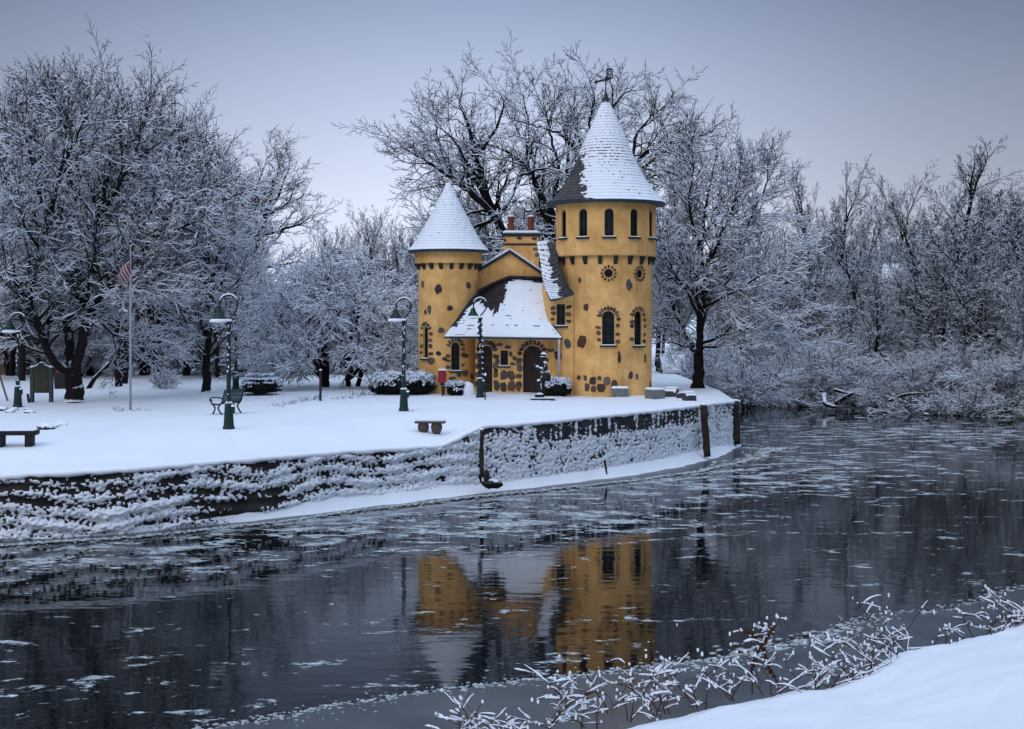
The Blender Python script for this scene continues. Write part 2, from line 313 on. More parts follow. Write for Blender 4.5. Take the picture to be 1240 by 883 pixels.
# river: drifting slush density is laid over the water by place
def water_mat():
    m = bpy.data.materials.new('river_water'); m.use_nodes = True; t = m.node_tree; N = t.nodes.new; L = t.links.new
    b = t.nodes['Principled BSDF']; b.inputs['Base Color'].default_value = (.003, .004, .005, 1); b.inputs['Roughness'].default_value = .035; b.inputs['IOR'].default_value = 1.333; b.inputs['Specular IOR Level'].default_value = .30
    g = N('ShaderNodeNewGeometry')
    mp = N('ShaderNodeMapping'); mp.inputs['Scale'].default_value = (.7, 1.5, 1); L(g.outputs['Position'], mp.inputs[0])
    n = N('ShaderNodeTexNoise'); n.inputs['Scale'].default_value = 1.7; n.inputs['Detail'].default_value = 3; n.inputs['Roughness'].default_value = .45; L(mp.outputs[0], n.inputs['Vector'])
    u = N('ShaderNodeBump'); u.inputs['Strength'].default_value = .20; u.inputs['Distance'].default_value = .02; L(n.outputs[0], u.inputs['Height']); L(u.outputs[0], b.inputs['Normal'])
    # slush
    at = N('ShaderNodeAttribute'); at.attribute_name = 'slush'
    mp2 = N('ShaderNodeMapping'); mp2.inputs['Scale'].default_value = (.62, 1.0, 1); mp2.inputs['Rotation'].default_value = (0, 0, R(-8)); L(g.outputs['Position'], mp2.inputs[0])
    n2 = N('ShaderNodeTexNoise'); n2.inputs['Scale'].default_value = 1.15; n2.inputs['Detail'].default_value = 10; n2.inputs['Roughness'].default_value = .74; n2.inputs['Distortion'].default_value = .3; L(mp2.outputs[0], n2.inputs['Vector'])
    ad = N('ShaderNodeMath'); ad.operation = 'ADD'; L(n2.outputs[0], ad.inputs[0]); L(at.outputs['Fac'], ad.inputs[1])
    n4 = N('ShaderNodeTexNoise'); n4.inputs['Scale'].default_value = 5.5; n4.inputs['Detail'].default_value = 5; n4.inputs['Roughness'].default_value = .6; L(mp2.outputs[0], n4.inputs['Vector'])
    crumb = N('ShaderNodeMath'); crumb.operation = 'MULTIPLY_ADD'; L(n4.outputs[0], crumb.inputs[0]); crumb.inputs[1].default_value = .30; crumb.inputs[2].default_value = -.155
    ad2 = N('ShaderNodeMath'); ad2.operation = 'ADD'; L(ad.outputs[0], ad2.inputs[0]); L(crumb.outputs[0], ad2.inputs[1]); ad = ad2
    r = N('ShaderNodeMapRange'); r.inputs[1].default_value = .985; r.inputs[2].default_value = 1.025; L(ad.outputs[0], r.inputs[0])
    ice = N('ShaderNodeBsdfPrincipled'); ice.inputs['Roughness'].default_value = .6; ice.inputs['Specular IOR Level'].default_value = .3
    n3 = N('ShaderNodeTexNoise'); n3.inputs['Scale'].default_value = 8; n3.inputs['Detail'].default_value = 6; n3.inputs['Roughness'].default_value = .7; L(mp2.outputs[0], n3.inputs['Vector'])
    cr = N('ShaderNodeValToRGB'); L(n3.outputs[0], cr.inputs[0]); e = cr.color_ramp.elements; e[0].position = .36; e[0].color = (.06, .08, .09, 1); e[1].position = .62; e[1].color = (.66, .71, .70, 1); L(cr.outputs[0], ice.inputs['Base Color'])
    u2 = N('ShaderNodeBump'); u2.inputs['Strength'].default_value = .9; u2.inputs['Distance'].default_value = .04; L(n3.outputs[0], u2.inputs['Height']); L(u2.outputs[0], ice.inputs['Normal'])
    mx = N('ShaderNodeMixShader'); L(r.outputs[0], mx.inputs[0]); L(b.outputs[0], mx.inputs[1]); L(ice.outputs[0], mx.inputs[2]); L(mx.outputs[0], t.nodes['Material Output'].inputs[0])
    return m
M['water'] = water_mat()
xs = np.concatenate([np.linspace(-200, -42, 20), np.linspace(-40, 45, 170), np.linspace(47, 200, 20)]); ys = np.concatenate([[-30, 0], np.linspace(10, 100, 181), [120]])
X, Y = np.meshgrid(xs, ys, indexing='ij')
den = np.full(X.shape, .378)
PX = 620 + X / np.maximum(Y, 1) * F; PY = HOR + CAMZ * F / np.maximum(Y, 1)
for px, py, z_, rx, ry, a in [(480, 640, 0, 9.5, 3.2, .105), (620, 610, 0, 4, 3.0, .06), (90, 680, 0, 7, 2.2, .09), (860, 585, 0, 6, 5, .10), (1010, 560, 0, 6, 8, .085), (1000, 520, 0, 12, 9, .075), (1180, 530, 0, 8, 8, .05), (730, 625, 0, 4, 3, .05),
                              (330, 790, 0, 2.6, 1.2, .035), (760, 800, 0, 2.4, .8, .05), (590, 745, 0, 2.6, 1.3, .045), (700, 745, 0, 2.0, .8, .03), (930, 720, 0, 3, 1.5, .02), (100, 830, 0, 3, 1.5, .04), (1060, 745, 0, 1.6, 1.8, -.12), (420, 740, 0, 3, 2.4, -.03)]:
    c = G(px, py, 0); den += a * np.exp(-((X - c.x) / rx) ** 2 - ((Y - c.y) / ry) ** 2)
den += .02 * np.exp(-((Y - y_shore(X)) / 4.0) ** 2) * (X < 10.5)
me = np_mesh('river', np.stack([X, Y, X * 0], -1).reshape(-1, 3), grid_quads(*X.shape), M['water'])
at = me.attributes.new('slush', 'FLOAT', 'POINT'); at.data.foreach_set('value', den.ravel().astype(np.float32))
o = link('river', me); tag(o, 'dark river with drifting slush ice', kind='structure')

# ------------------------------------------------------------------ river walls
wx = np.array([p[0] for p in SH[:13]]); wy = np.array([p[1] for p in SH[:13]])
def resample(x0, x1, step):
    x = np.linspace(x0, x1, 400); y = np.interp(x, wx, wy); L_ = np.concatenate([[0], np.cumsum(np.hypot(np.diff(x), np.diff(y)))])
    n = int(L_[-1] / step) + 1; q = np.linspace(0, L_[-1], n); return np.interp(q, L_, x), np.interp(q, L_, y), q
M['wall_concrete'] = mat('wall_concrete', (.062, .060, .063), .9, noise=(2.2, 6, (.022, .021, .024)), bump=(14, .6))
M['wall_rust'] = mat('wall_stone', (.050, .042, .038), .9, noise=(1.7, 6, (.016, .014, .014)), bump=(9, .8))
def build_wall(x0, x1, kind, label, m_dark):
    x, y, q = resample(x0, x1, .042); zt = z_top(x); nv = 60
    tx, ty = np.gradient(x), np.gradient(y); ln = np.hypot(tx, ty); nx, ny = ty / ln, -tx / ln           # outward, to the river
    A = np.zeros((len(x), nv, 3)); snow = np.zeros((len(x), nv))
    for i in range(len(x)):
        for j in range(nv):
            t = j / (nv - 1); z = -.1 + (zt[i] + .02) * t + .1 * t; Q = q[i] + (0 if kind == 'low' else 100)
            fine = mnoise.fractal(Vector((Q * 11.0, z * 13.0, 1)), .35, 2.3, 3)
            mid = mnoise.fractal(Vector((Q * 1.1, z * 2.2, 4)), .8, 2, 3)
            if kind == 'low':
                ledge = math.sin(z * 17.0 + 4.5 * mnoise.noise(Vector((Q * .4, z * .8, 9))) + 1.2) * .5
                f = .22 + .80 * fine + .46 * ledge + .55 * mid + .22 * (x[i] + 8) / 6
                f += .35 * math.exp(-((z - .45) / .35) ** 2) * (1 if x[i] < -8.5 else .3)
                f -= .9 * math.exp(-((x[i] + 7.6) / 1.3) ** 2 - ((z - .35) / .38) ** 2)                    # bare brown stretch
                rough = .05 * ledge + .05 * mid
            else:
                hatch = mnoise.noise(Vector((Q * 9.0 + z * 6.0, z * 12.0, 2)))
                f = .36 + .55 * fine + .75 * hatch + .34 * mid
                streak = mnoise.noise(Vector((Q * 7.5, z * .6, 7))) + .5 * mnoise.noise(Vector((Q * 2.1, z * .4, 2)))
                band = smoothstep(zt[i] - .80, zt[i] - .50, z + .18 * mid) * smoothstep(.4, 1.6, x[i] + .2) * (1 - smoothstep(6.2, 8.2, x[i]) * .65)
                f -= float(band) * (.62 + 1.3 * streak)
                if x[i] < .4: f -= .45 * float(smoothstep(zt[i] - .35, zt[i] - .15, z))
                f -= 1.6 * math.exp(-((x[i] - 2.35) / .75) ** 2 - ((z - .12 - .05 * mid) / .17) ** 2)        # dark stone showing at the foot
                rough = .015 * mid
            snow[i, j] = f; s = min(max(f, 0), 1.2)
            out = rough + (.03 + .06 * s * (.7 + .6 * fine)) * (f > .12) * (1 if j < nv - 2 else .5)
            A[i, j] = (x[i] + nx[i] * out, y[i] + ny[i] * out, z)
    mi = ((snow[:-1, :-1] + snow[1:, :-1] + snow[:-1, 1:] + snow[1:, 1:]) / 4 > .12).astype(int).reshape(-1)
    # cap and back so that the wall is solid
    B = np.zeros((len(x), 2, 3)); B[:, 0] = np.stack([x - nx * .35, y - ny * .35, zt - .02], -1); B[:, 1] = np.stack([x - nx * .35, y - ny * .35, zt * 0 - .1], -1)
    A2 = np.concatenate([A, B], 1); Q4 = grid_quads(len(x), nv + 2); mi2 = np.concatenate([mi.reshape(len(x) - 1, nv - 1), np.ones((len(x) - 1, 1), int), np.zeros((len(x) - 1, 1), int)], 1).reshape(-1)
    o = link('river_wall', np_mesh('river_wall', A2.reshape(-1, 3), Q4, [m_dark, M['snow']], mi2)); tag(o, label, 'wall', kind='thing'); return o
build_wall(-14.6, -1.12, 'low', 'low dark stone river wall with ledges of snow, along the lawn with the benches', M['wall_rust'])
build_wall(-1.05, 10.2, 'high', 'taller snow plastered concrete river wall below the castle', M['wall_concrete'])
# rim of snow curling over the wall top
x, y, q = resample(-16, 10.25, .12); tx, ty = np.gradient(x), np.gradient(y); ln = np.hypot(tx, ty); nx, ny = ty / ln, -tx / ln
prof = [(.35, -.10), (.30, .035), (.12, .055), (-.02, .06), (-.10, .03), (-.125, -.04), (-.09, -.11), (.05, -.09)]
A = np.zeros((len(x), len(prof), 3))
for i in range(len(x)):
    k = .75 + .5 * mnoise.noise(Vector((q[i] * 1.3, 0, 3))) + .35 * mnoise.noise(Vector((q[i] * 4, 0, 8)))
    for j, (a, b) in enumerate(prof):
        a2 = a if a > .1 else a * k
        A[i, j] = (x[i] - nx[i] * a2, y[i] - ny[i] * a2, z_top(x[i]) + b * (k if b < 0 and a < .3 else 1))
o = link('snow_ledge', np_mesh('snow_ledge', A.reshape(-1, 3), grid_quads(len(x), len(prof)), M['snow'], smooth=True)); tag(o, 'lip of snow along the top of the river wall', kind='stuff')
# snow drifted at the foot, shore ice and its crumbly rim
M['shore_ice'] = mat('shore_ice', (.075, .09, .10), .30, noise=(.9, 6, (.035, .044, .052)), bump=(2.5, .25), spec=.5)
M['slush'] = mat('slush_ice', (.50, .54, .55), .6, noise=(6, 5, (.30, .34, .35)), bump=(12, .6))
x, y, q = resample(-14.6, 10.3, .15); tx, ty = np.gradient(x), np.gradient(y); ln = np.hypot(tx, ty); nx, ny = ty / ln, -tx / ln
dep = np.interp(x, [-15, -8.5, -7.2, -6, -3, -1.6, -.6, 1.5, 4, 8, 9.5, 10.3], [.02, .02, .2, .45, .55, .45, .35, .4, .5, .55, .25, .1])
A = np.zeros((len(x), 7, 3)); 
for i in range(len(x)):
    w = dep[i] * (1 + .35 * mnoise.noise(Vector((q[i] * .9, 2, 0))))
    for j in range(7):
        t = j / 6; z = (.18 + .42 * dep[i]) * (1 - t) ** 1.8 + .02 + .03 * mnoise.noise(Vector((q[i] * 3, t * 3, 0))) * (1 - t) - .03 * (t == 1)
        A[i, j] = (x[i] + nx[i] * w * t * 1.35, y[i] + ny[i] * w * t * 1.35, z)
o = link('snow_drift', np_mesh('snow_drift', A.reshape(-1, 3), grid_quads(len(x), 7)[:, ::-1], M['snow'], smooth=True)); tag(o, 'snow drifted along the foot of the river wall', kind='stuff')
sw = np.interp(x, [-15, -8, -3, 0, 3, 6, 9, 10.3], [.6, .75, 1.0, 1.0, 1.5, 1.9, 2.1, 1.9])
def shelf_w(i): return sw[i] * (1 + .16 * mnoise.noise(Vector((q[i] * .5, 5, 0))) + .06 * mnoise.noise(Vector((q[i] * 3, 5, 0))))
A = np.zeros((len(x), 5, 3))
for i in range(len(x)):
    w = shelf_w(i)
    for j in range(5): A[i, j] = (x[i] + nx[i] * w * j / 4, y[i] + ny[i] * w * j / 4, .035 if j < 4 else -.02)
o = link('shore_ice', np_mesh('shore_ice', A.reshape(-1, 3), grid_quads(len(x), 5)[:, ::-1], M['shore_ice'])); tag(o, 'grey shelf of ice along the river wall', kind='structure')
rnd = random.Random(5); rim = MB()
def rim_line(pts, z, w, dens, rmin, rmax):
    for k in range(len(pts) - 1):
        a, b = Vector(pts[k]), Vector(pts[k + 1]); n = max(1, int((b - a).length * dens)); d = (b - a).normalized(); s = Vector((d.y, -d.x, 0))
        for _ in range(n):
            p = a.lerp(b, rnd.random()) + s * rnd.gauss(0, w); r = rnd.uniform(rmin, rmax)
            rim.blob((p.x, p.y, z), (r * rnd.uniform(.9, 2.0), r * rnd.uniform(.7, 1.3), r * .55), rnd, n=6, m=3, jag=.2)
line = [(x[i] + nx[i] * shelf_w(i), y[i] + ny[i] * shelf_w(i), 0) for i in range(len(x))]
rim_line(line, .035, .06, 30, .015, .07); rim_line(line, .03, .22, 14, .012, .045)
tip = [(x[i] + nx[i] * shelf_w(i) * u, y[i] + ny[i] * shelf_w(i) * u, 0) for i in range(len(x)) if x[i] > 6.5 for u in (.9,)]
rim_line(tip, .035, .35, 16, .03, .08)
rim_line([Vector((10.3, 63.2, 0)), Vector((11.4, 62.6, 0)), Vector((12.3, 62.8, 0))], .03, .15, 30, .03, .1)
# ice along the near bank
near_px = [(180, 900), (250, 884), (330, 872), (400, 858), (520, 840), (640, 826), (760, 813), (860, 801), (940, 787), (1000, 772), (1050, 752), (1090, 742), (1130, 742), (1180, 730), (1240, 712), (1330, 700)]
edge = catmull([G(a, b, 0) for a, b in near_px], 8)
nE = len(edge); A = np.zeros((nE, 4, 3))
for i, p in enumerate(edge):
    k = .12 * mnoise.noise(Vector((p.x * 2.2, 1, 4))); p.y += k
    for j in range(4): A[i, j] = (p.x + .0, p.y + (-.02 if j == 0 else -6 * (j / 3)), -.02 if j == 0 else .03)
    A[i, 1] = (p.x, p.y - .04, .03)
o = link('near_ice', np_mesh('near_ice', A.reshape(-1, 3), grid_quads(nE, 4)[:, ::-1], M['shore_ice'])); tag(o, 'grey ice sheet along the near bank', kind='structure')
rim_line(edge[:80], .03, .07, 40, .010, .04); rim_line(edge[:84], .03, .28, 30, .008, .03); rim_line(edge[50:80], .03, .3, 22, .02, .06); rim_line(edge[80:], .03, .12, 30, .010, .035)
o = rim.build('slush_rim', M['slush'], smooth=True); tag(o, 'crumbs of white slush along the edges of the shore ice', kind='stuff')
# timber piles, drain
M['wet_rock'] = snow_topped('wet_rock', (.020, .015, .012), .5, .75, .95, None, 5, .3, .3)
def pile(px0, px1, ytop, ybot, d, label, lean=0):
    a, b = W((px0 + px1) / 2, ytop, d), W((px0 + px1) / 2 + lean, ybot, d); w = (px1 - px0) / S(d) / 2
    mb = MB(); n = 7; pts = [a.lerp(b, i / (n - 1)) + Vector((.012 * math.sin(i * 2.1), 0, 0)) for i in range(n)]
    mb.tube(pts, [w * (.92 + .1 * (i % 2)) for i in range(n)], 9)
    o = mb.build('timber_pile', M['wood_post'], smooth=True, origin=b); tag(o, label, 'pile')
    MB().blob(a + Vector((0, 0, .0)), (w * 1.1, w * 1.1, .05), random.Random(3)).build('snow_cap', M['snow'], o, smooth=True)
pile(847, 856, 490, 553, 58.15, 'dark timber pile leaning on the face of the river wall near its end', 5)
pile(884, 895, 485, 538, 63.4, 'thick dark timber pile at the very corner where the river wall ends', 2)
pile(581, 586, 520, 578, 47.25, 'thin rusty pile at the step where the river wall rises')
mb = MB(); rr = random.Random(8); p = W(597, 587, 47.0); mb.blob(p + Vector((-.02, .1, .02)), (.34, .26, .17), rr, n=12, m=7, jag=.25); mb.blob(W(589, 580, 47.05), (.10, .13, .30), rr, n=10, m=6, jag=.25)
o = mb.build('wall_boulder', M['wet_rock'], smooth=True, origin=p); tag(o, 'dark wet boulder at the water line where the river wall rises', 'boulder')
mb = MB(); p = W(733, 567, 50.9); mb.tube([p + Vector((-.03, 0, .28)), p + Vector((.02, -.02, 0)), p + Vector((.05, -.05, -.22))], [.05, .045, .03], 6)
o = mb.build('broken_stake', M['wood_post'], origin=p); tag(o, 'short broken stake in the snow at the foot of the river wall', 'stake')
# ================================================================== the castle
CA = empty('castle', (0, 67, 2.2), 'small yellow stucco castle with two round towers and snowy cone roofs', 'castle')
rs = random.Random(11)
def ray(px, py): return Vector(((px - 620) / F, 1.0, -(py - HOR) / F))
EYE = Vector((0, 0, CAMZ))
def hit_cyl(px, py, cx, cy, r):
    d = ray(px, py); a = d.x * d.x + d.y * d.y; bb = -2 * (d.x * cx + d.y * cy); c = cx * cx + cy * cy - r * r
    disc = max(bb * bb - 4 * a * c, 0); t = (-bb - math.sqrt(disc)) / (2 * a); return EYE + d * t
class Cyl:
    def __init__(s, cx, cy, r): s.c = (cx, cy); s.r = r
    def at(s, px, py):
        p = hit_cyl(px, py, *s.c, s.r); n = Vector((p.x - s.c[0], p.y - s.c[1], 0)).normalized(); return p, n
class Pln:
    def __init__(s, p, n): s.p = Vector(p); s.n = Vector(n).normalized()
    def at(s, px, py):
        d = ray(px, py); t = (s.p - EYE).dot(s.n) / d.dot(s.n); return EYE + d * t, s.n
def frame_at(p, n):
    t = Vector((0, 0, 1)).cross(n).normalized()                                  # to the viewer's right
    return lambda x, y, z: p + t * x + n * y + Vector((0, 0, z))
def arch(w, h, n=10, flat=False):
    """outline, base centre at 0,0"""
    if flat: return [(-w / 2, 0), (w / 2, 0), (w / 2, h), (-w / 2, h)]
    r = w / 2; return [(-r, 0), (r, 0)] + [(r * math.cos(a), h - r + r * math.sin(a)) for a in [math.pi * k / n for k in range(n + 1)]]
def ring(mb, outer, inner, fr, y0, y1, mi=0):
    n = len(outer); vs = [fr(x, y1, z) for x, z in outer] + [fr(x, y1, z) for x, z in inner] + [fr(x, y0, z) for x, z in outer] + [fr(x, y0, z) for x, z in inner]
    fs = []
    for i in range(n):
        j = (i + 1) % n; fs += [(i, j, n + j, n + i), (2 * n + i, 2 * n + j, j, i), (n + i, n + j, 3 * n + j, 3 * n + i)]
    mb.add(vs, fs, mi)
def stone_blob(mb, fr, x, z, w, h, ang=0, th=.055, n=9):
    """flat fieldstone half sunk in the stucco"""
    sd = rs.random() * 90; out = []; ca, sa = math.cos(ang), math.sin(ang)
    rings = [(1.0, -.05), (1.0, .4 * th), (.80, .85 * th), (.40, th)]
    b = len(mb.v)
    for k, (s_, y) in enumerate(rings):
        for i in range(n):
            q = 2 * math.pi * i / n; wob = 1 + .34 * mnoise.noise(Vector((math.cos(q) * 1.1 + sd, math.sin(q) * 1.1, 0))) + .22 * mnoise.noise(Vector((math.cos(q) * 2.6 + sd, math.sin(q) * 2.6, 5)))
            ux = math.copysign(abs(math.cos(q)) ** .8, math.cos(q)) * w / 2 * s_ * wob; uz = math.copysign(abs(math.sin(q)) ** .8, math.sin(q)) * h / 2 * s_ * wob
            mb.v.append(fr(x + ux * ca - uz * sa, y, z + ux * sa + uz * ca))
    for k in range(3):
        for i in range(n): mb.f.append((b + k * n + i, b + k * n + (i + 1) % n, b + (k + 1) * n + (i + 1) % n, b + (k + 1) * n + i)); mb.m.append(0)
    mb.f.append(tuple(b + 3 * n + i for i in range(n))); mb.m.append(0)
    if not hasattr(mb, 'marks'): mb.marks = []
    mb.marks.append((b, len(mb.v), 3 * n + 1))
def split_stones(b, parent):
    """every stone round an opening becomes a small part of its own"""
    k = 0; i = 0
    while k < len(b.f):
        n = b.marks[i]; i += 1; m = MB(); v0 = n[0]; m.v = b.v[v0:n[1]]; fs = b.f[k:k + n[2]]; k += n[2]
        m.f = [tuple(q - v0 for q in f) for f in fs]; m.m = [0] * len(fs); m.build('surround_stone', M['stone'], parent, origin=sum(m.v, Vector()) / len(m.v))
def fieldstone(surf, px, py, w, h, ang=0, th=.06):
    p, n = surf.at(px, py); s = S(p.y); mb = MB(); fr = frame_at(p, n)
    stone_blob(mb, fr, 0, 0, w / s * 1.06, h / s * 1.06, ang, th, 10)
    mb.build('fieldstone', M['stone'], CA, smooth=False, origin=p)
def cut(wall_obj, cutters):
    """carve the window and door openings (mesh boolean, evaluated once)"""
    c = bpy.data.objects.new('cutter', cutters.mesh('cutter', M['stucco'])); COL.objects.link(c)
    bm = bmesh.new(); bm.from_mesh(c.data); bmesh.ops.recalc_face_normals(bm, faces=bm.faces); bm.to_mesh(c.data); bm.free()
    wl0 = wloc(wall_obj); c.location = (0, 0, 0)
    md = wall_obj.modifiers.new('cut', 'BOOLEAN'); md.object = c; md.operation = 'DIFFERENCE'; md.solver = 'EXACT'
    bpy.context.view_layer.update()
    dg = bpy.context.evaluated_depsgraph_get(); me = bpy.data.meshes.new_from_object(wall_obj.evaluated_get(dg))
    wall_obj.modifiers.clear(); wall_obj.data = me; bpy.data.objects.remove(c)
def window(surf, px, ytop, ybot, wpx, cutters, name='arched_window', flat=False, mullion=True, sill=True, stones=0, depth=.14, stones_all=False, wm=None, glazing=1):
    p, n = surf.at(px, ybot); s = S(p.y); h = (ybot - ytop) / s; w = wm or wpx / s; fr = frame_at(p, n)
    outl = arch(w, h, flat=flat); ins = .055 if w > .35 else .04
    cutters.prism(outl, lambda x, y, z: fr(x, .25 - y, z), .25 + depth)
    cx, cz = 0, h / 2
    inner = [((x) * (1 - 2 * ins / w), ins + z * (1 - 2 * ins / h)) for x, z in outl]
    f = MB(); ring(f, outl, inner, fr, -depth, -depth + .07)
    if mullion:
        f.box(fr(0, -depth + .03, h * .48), (.035, .03, h * .93), rot=Matrix.Rotation(math.atan2(n.y, n.x) + math.pi / 2, 3, 'Z'))
        for k in range(1, 4 if glazing else 2): f.box(fr(0, -depth + .025, h * k / (4 if glazing else 2) * .98), (w * .92, .025, .03), rot=Matrix.Rotation(math.atan2(n.y, n.x) + math.pi / 2, 3, 'Z'))
    W_ = f.build(name, M['trim'], CA, origin=p)
    g = MB(); g.add([fr(x, -depth + .012, z) for x, z in inner], [tuple(range(len(inner)))]); g.build('pane', M['glass'], W_)
    if sill: b = MB(); b.box(fr(0, .02, -.045), (w + .22, .16, .09), rot=Matrix.Rotation(math.atan2(n.y, n.x) + math.pi / 2, 3, 'Z')); b.build('sill', M['trim'], W_, bevel=.01); b = MB(); b.box(fr(0, .04, .012), (w + .16, .12, .035), rot=Matrix.Rotation(math.atan2(n.y, n.x) + math.pi / 2, 3, 'Z'), taper=.85); b.build('snow_cover', M['snow'], W_)
    if stones:
        b = MB(); r = w / 2 + .13
        if not flat:
            for k in range(stones):
                a = math.pi * (k + .5) / stones; stone_blob(b, lambda x, y, z: fr(x, y - sag(surf, x), z), r * math.cos(a), h - w / 2 + r * math.sin(a), .20 + rs.uniform(-.03, .05), .13, a, .05, 8)
        m_ = max(3, int((h - (0 if flat else w / 2)) / .27))
        for k in range(m_):
            for sx in (-1, 1):
                if rs.random() < .1: continue
                z = .1 + (h - (0 if flat else w / 2) - .1) * (k + rs.uniform(.2, .7)) / m_
                stone_blob(b, lambda x, y, z_: fr(x, y - sag(surf, x), z_), sx * (w / 2 + rs.uniform(.13, .19)), z, rs.uniform(.20, .30), rs.uniform(.13, .20), rs.uniform(-.25, .25), .05, 8)
        split_stones(b, W_)
    return W_
def sag(surf, x): return (surf.r - math.sqrt(max(surf.r ** 2 - x * x, .01))) if isinstance(surf, Cyl) else 0.0
# ---- round towers
T1 = (4.41, 66.9); s1 = F / 66.9
T2 = (-3.06, 68.4); s2 = F / 68.4
def zz(py, d): return CAMZ - (py - HOR) / F * d
def tower_wall(cx, cy, prof, n=72):
    mb = MB(); mb.lathe(prof, (cx, cy, 0), n); o = mb.build('round_tower', M['stucco'], CA, smooth=False); return o
zb1, zt1, ze1, za1 = 1.7, zz(310, 66.9 - 2.3), zz(247, 66.9), zz(121, 66.9)
r1u, r1s = 2.35, 2.155
tw1 = tower_wall(*T1, [(r1s + .03, zb1), (r1s, zb1 + 1), (r1s, zt1 + .02), (r1u - .03, zt1 + .025), (r1u, zt1 + .07), (r1u, ze1 + .1)])
c1u, c1s = Cyl(*T1, r1u), Cyl(*T1, r1s); cutA = MB()
for k in range(-3, 4):
    q = R(30 * k); px = 620 + (T1[0] + r1u * math.sin(q)) / (T1[1] - r1u * math.cos(q)) * F
    d = T1[1] - r1u * math.cos(q); p = Vector((T1[0] + r1u * math.sin(q), d, 0))
    class _F:                                                                    # a fixed spot on the drum
        r = r1u
        def at(s, a, b, p=p, q=q): return Vector((p.x, p.y, zz(286.5, 64.6))), Vector((math.sin(q), -math.cos(q), 0))
    window(_F(), px, 252.5, 286.5, 0, cutA, 'arched_window', wm=.42, sill=True, depth=.16, glazing=0)
window(c1s, 736.6, 376.5, 418, 15, cutA, stones=9, depth=.2); window(c1s, 773.5, 376.5, 418.5, 9, cutA, stones=7, depth=.2, wm=.52)
for px, py in ((737, 331), (774.8, 331.5)):                                       # rosettes: a round hole ringed with stones
    p, n = c1s.at(px, py); fr = frame_at(p, n); a = [2 * math.pi * k / 18 for k in range(18)]; ra = .20
    cutA.prism([(ra * math.cos(q), ra * math.sin(q)) for q in a], lambda x, y, z: fr(x, .2 - y, z), .36)
    f = MB(); ring(f, [(ra * math.cos(q), ra * math.sin(q)) for q in a], [(ra * .8 * math.cos(q), ra * .8 * math.sin(q)) for q in a], fr, -.15, -.06)
    w_ = f.build('round_window', M['trim'], CA, origin=p)
    g = MB(); g.add([fr(ra * .85 * math.cos(q), -.12, ra * .85 * math.sin(q)) for q in a], [tuple(range(18))]); g.build('pane', M['glass'], w_)
    b = MB()
    for k in range(12): q = 2 * math.pi * k / 12; stone_blob(b, fr, .31 * math.cos(q), .31 * math.sin(q), .15, .10, q, .05, 7)
    split_stones(b, w_)
cut(tw1, cutA)
zt2, ze2, za2, zb2 = zz(319, 68.4 - 1.6), zz(304, 68.4), zz(222, 68.4), 1.8
r2u, r2s = 1.61, 1.44
tw2 = tower_wall(*T2, [(r2s + .02, zb2), (r2s, zb2 + 1), (r2s, zt2 + .02), (r2u - .02, zt2 + .025), (r2u, zt2 + .06), (r2u, ze2 + .1)], 60)
c2s = Cyl(*T2, r2s); cutB = MB()
window(c2s, 515, 395, 434, 6, cutB, stones=6, depth=.2, wm=.36); window(c2s, 551.8, 414.5, 449, 11, cutB, stones=7, depth=.18)
cut(tw2, cutB)
for cx, cy, r, z, st, k0, n in ((T1[0], T1[1], r1s, zt1, 18.5, -5, 11), (T2[0], T2[1], r2s, zt2, 19, -5, 11)):
    for k in range(n):
        q = R(8 + (k0 + k) * st); nrm = Vector((math.sin(q), -math.cos(q), 0)); p = Vector((cx, cy, z)) + nrm * r; fr = frame_at(p, nrm)
        mb = MB(); w, h, dp = .085, (.36 if r > 2 else .26), .19
        prof = [(-.04, .02), (dp, .02), (dp, -.07), (dp * .55, -h * .6), (.03, -h), (-.04, -h)]
        vs = [fr(-w, a, b) for a, b in prof] + [fr(w, a, b) for a, b in prof]; m_ = len(prof)
        mb.add(vs, [tuple(range(m_)), tuple(reversed(range(m_, 2 * m_)))] + [(i, i + m_, (i + 1) % m_ + m_, (i + 1) % m_) for i in range(m_)])
        mb.build('corbel', M['trim'], CA, origin=p)
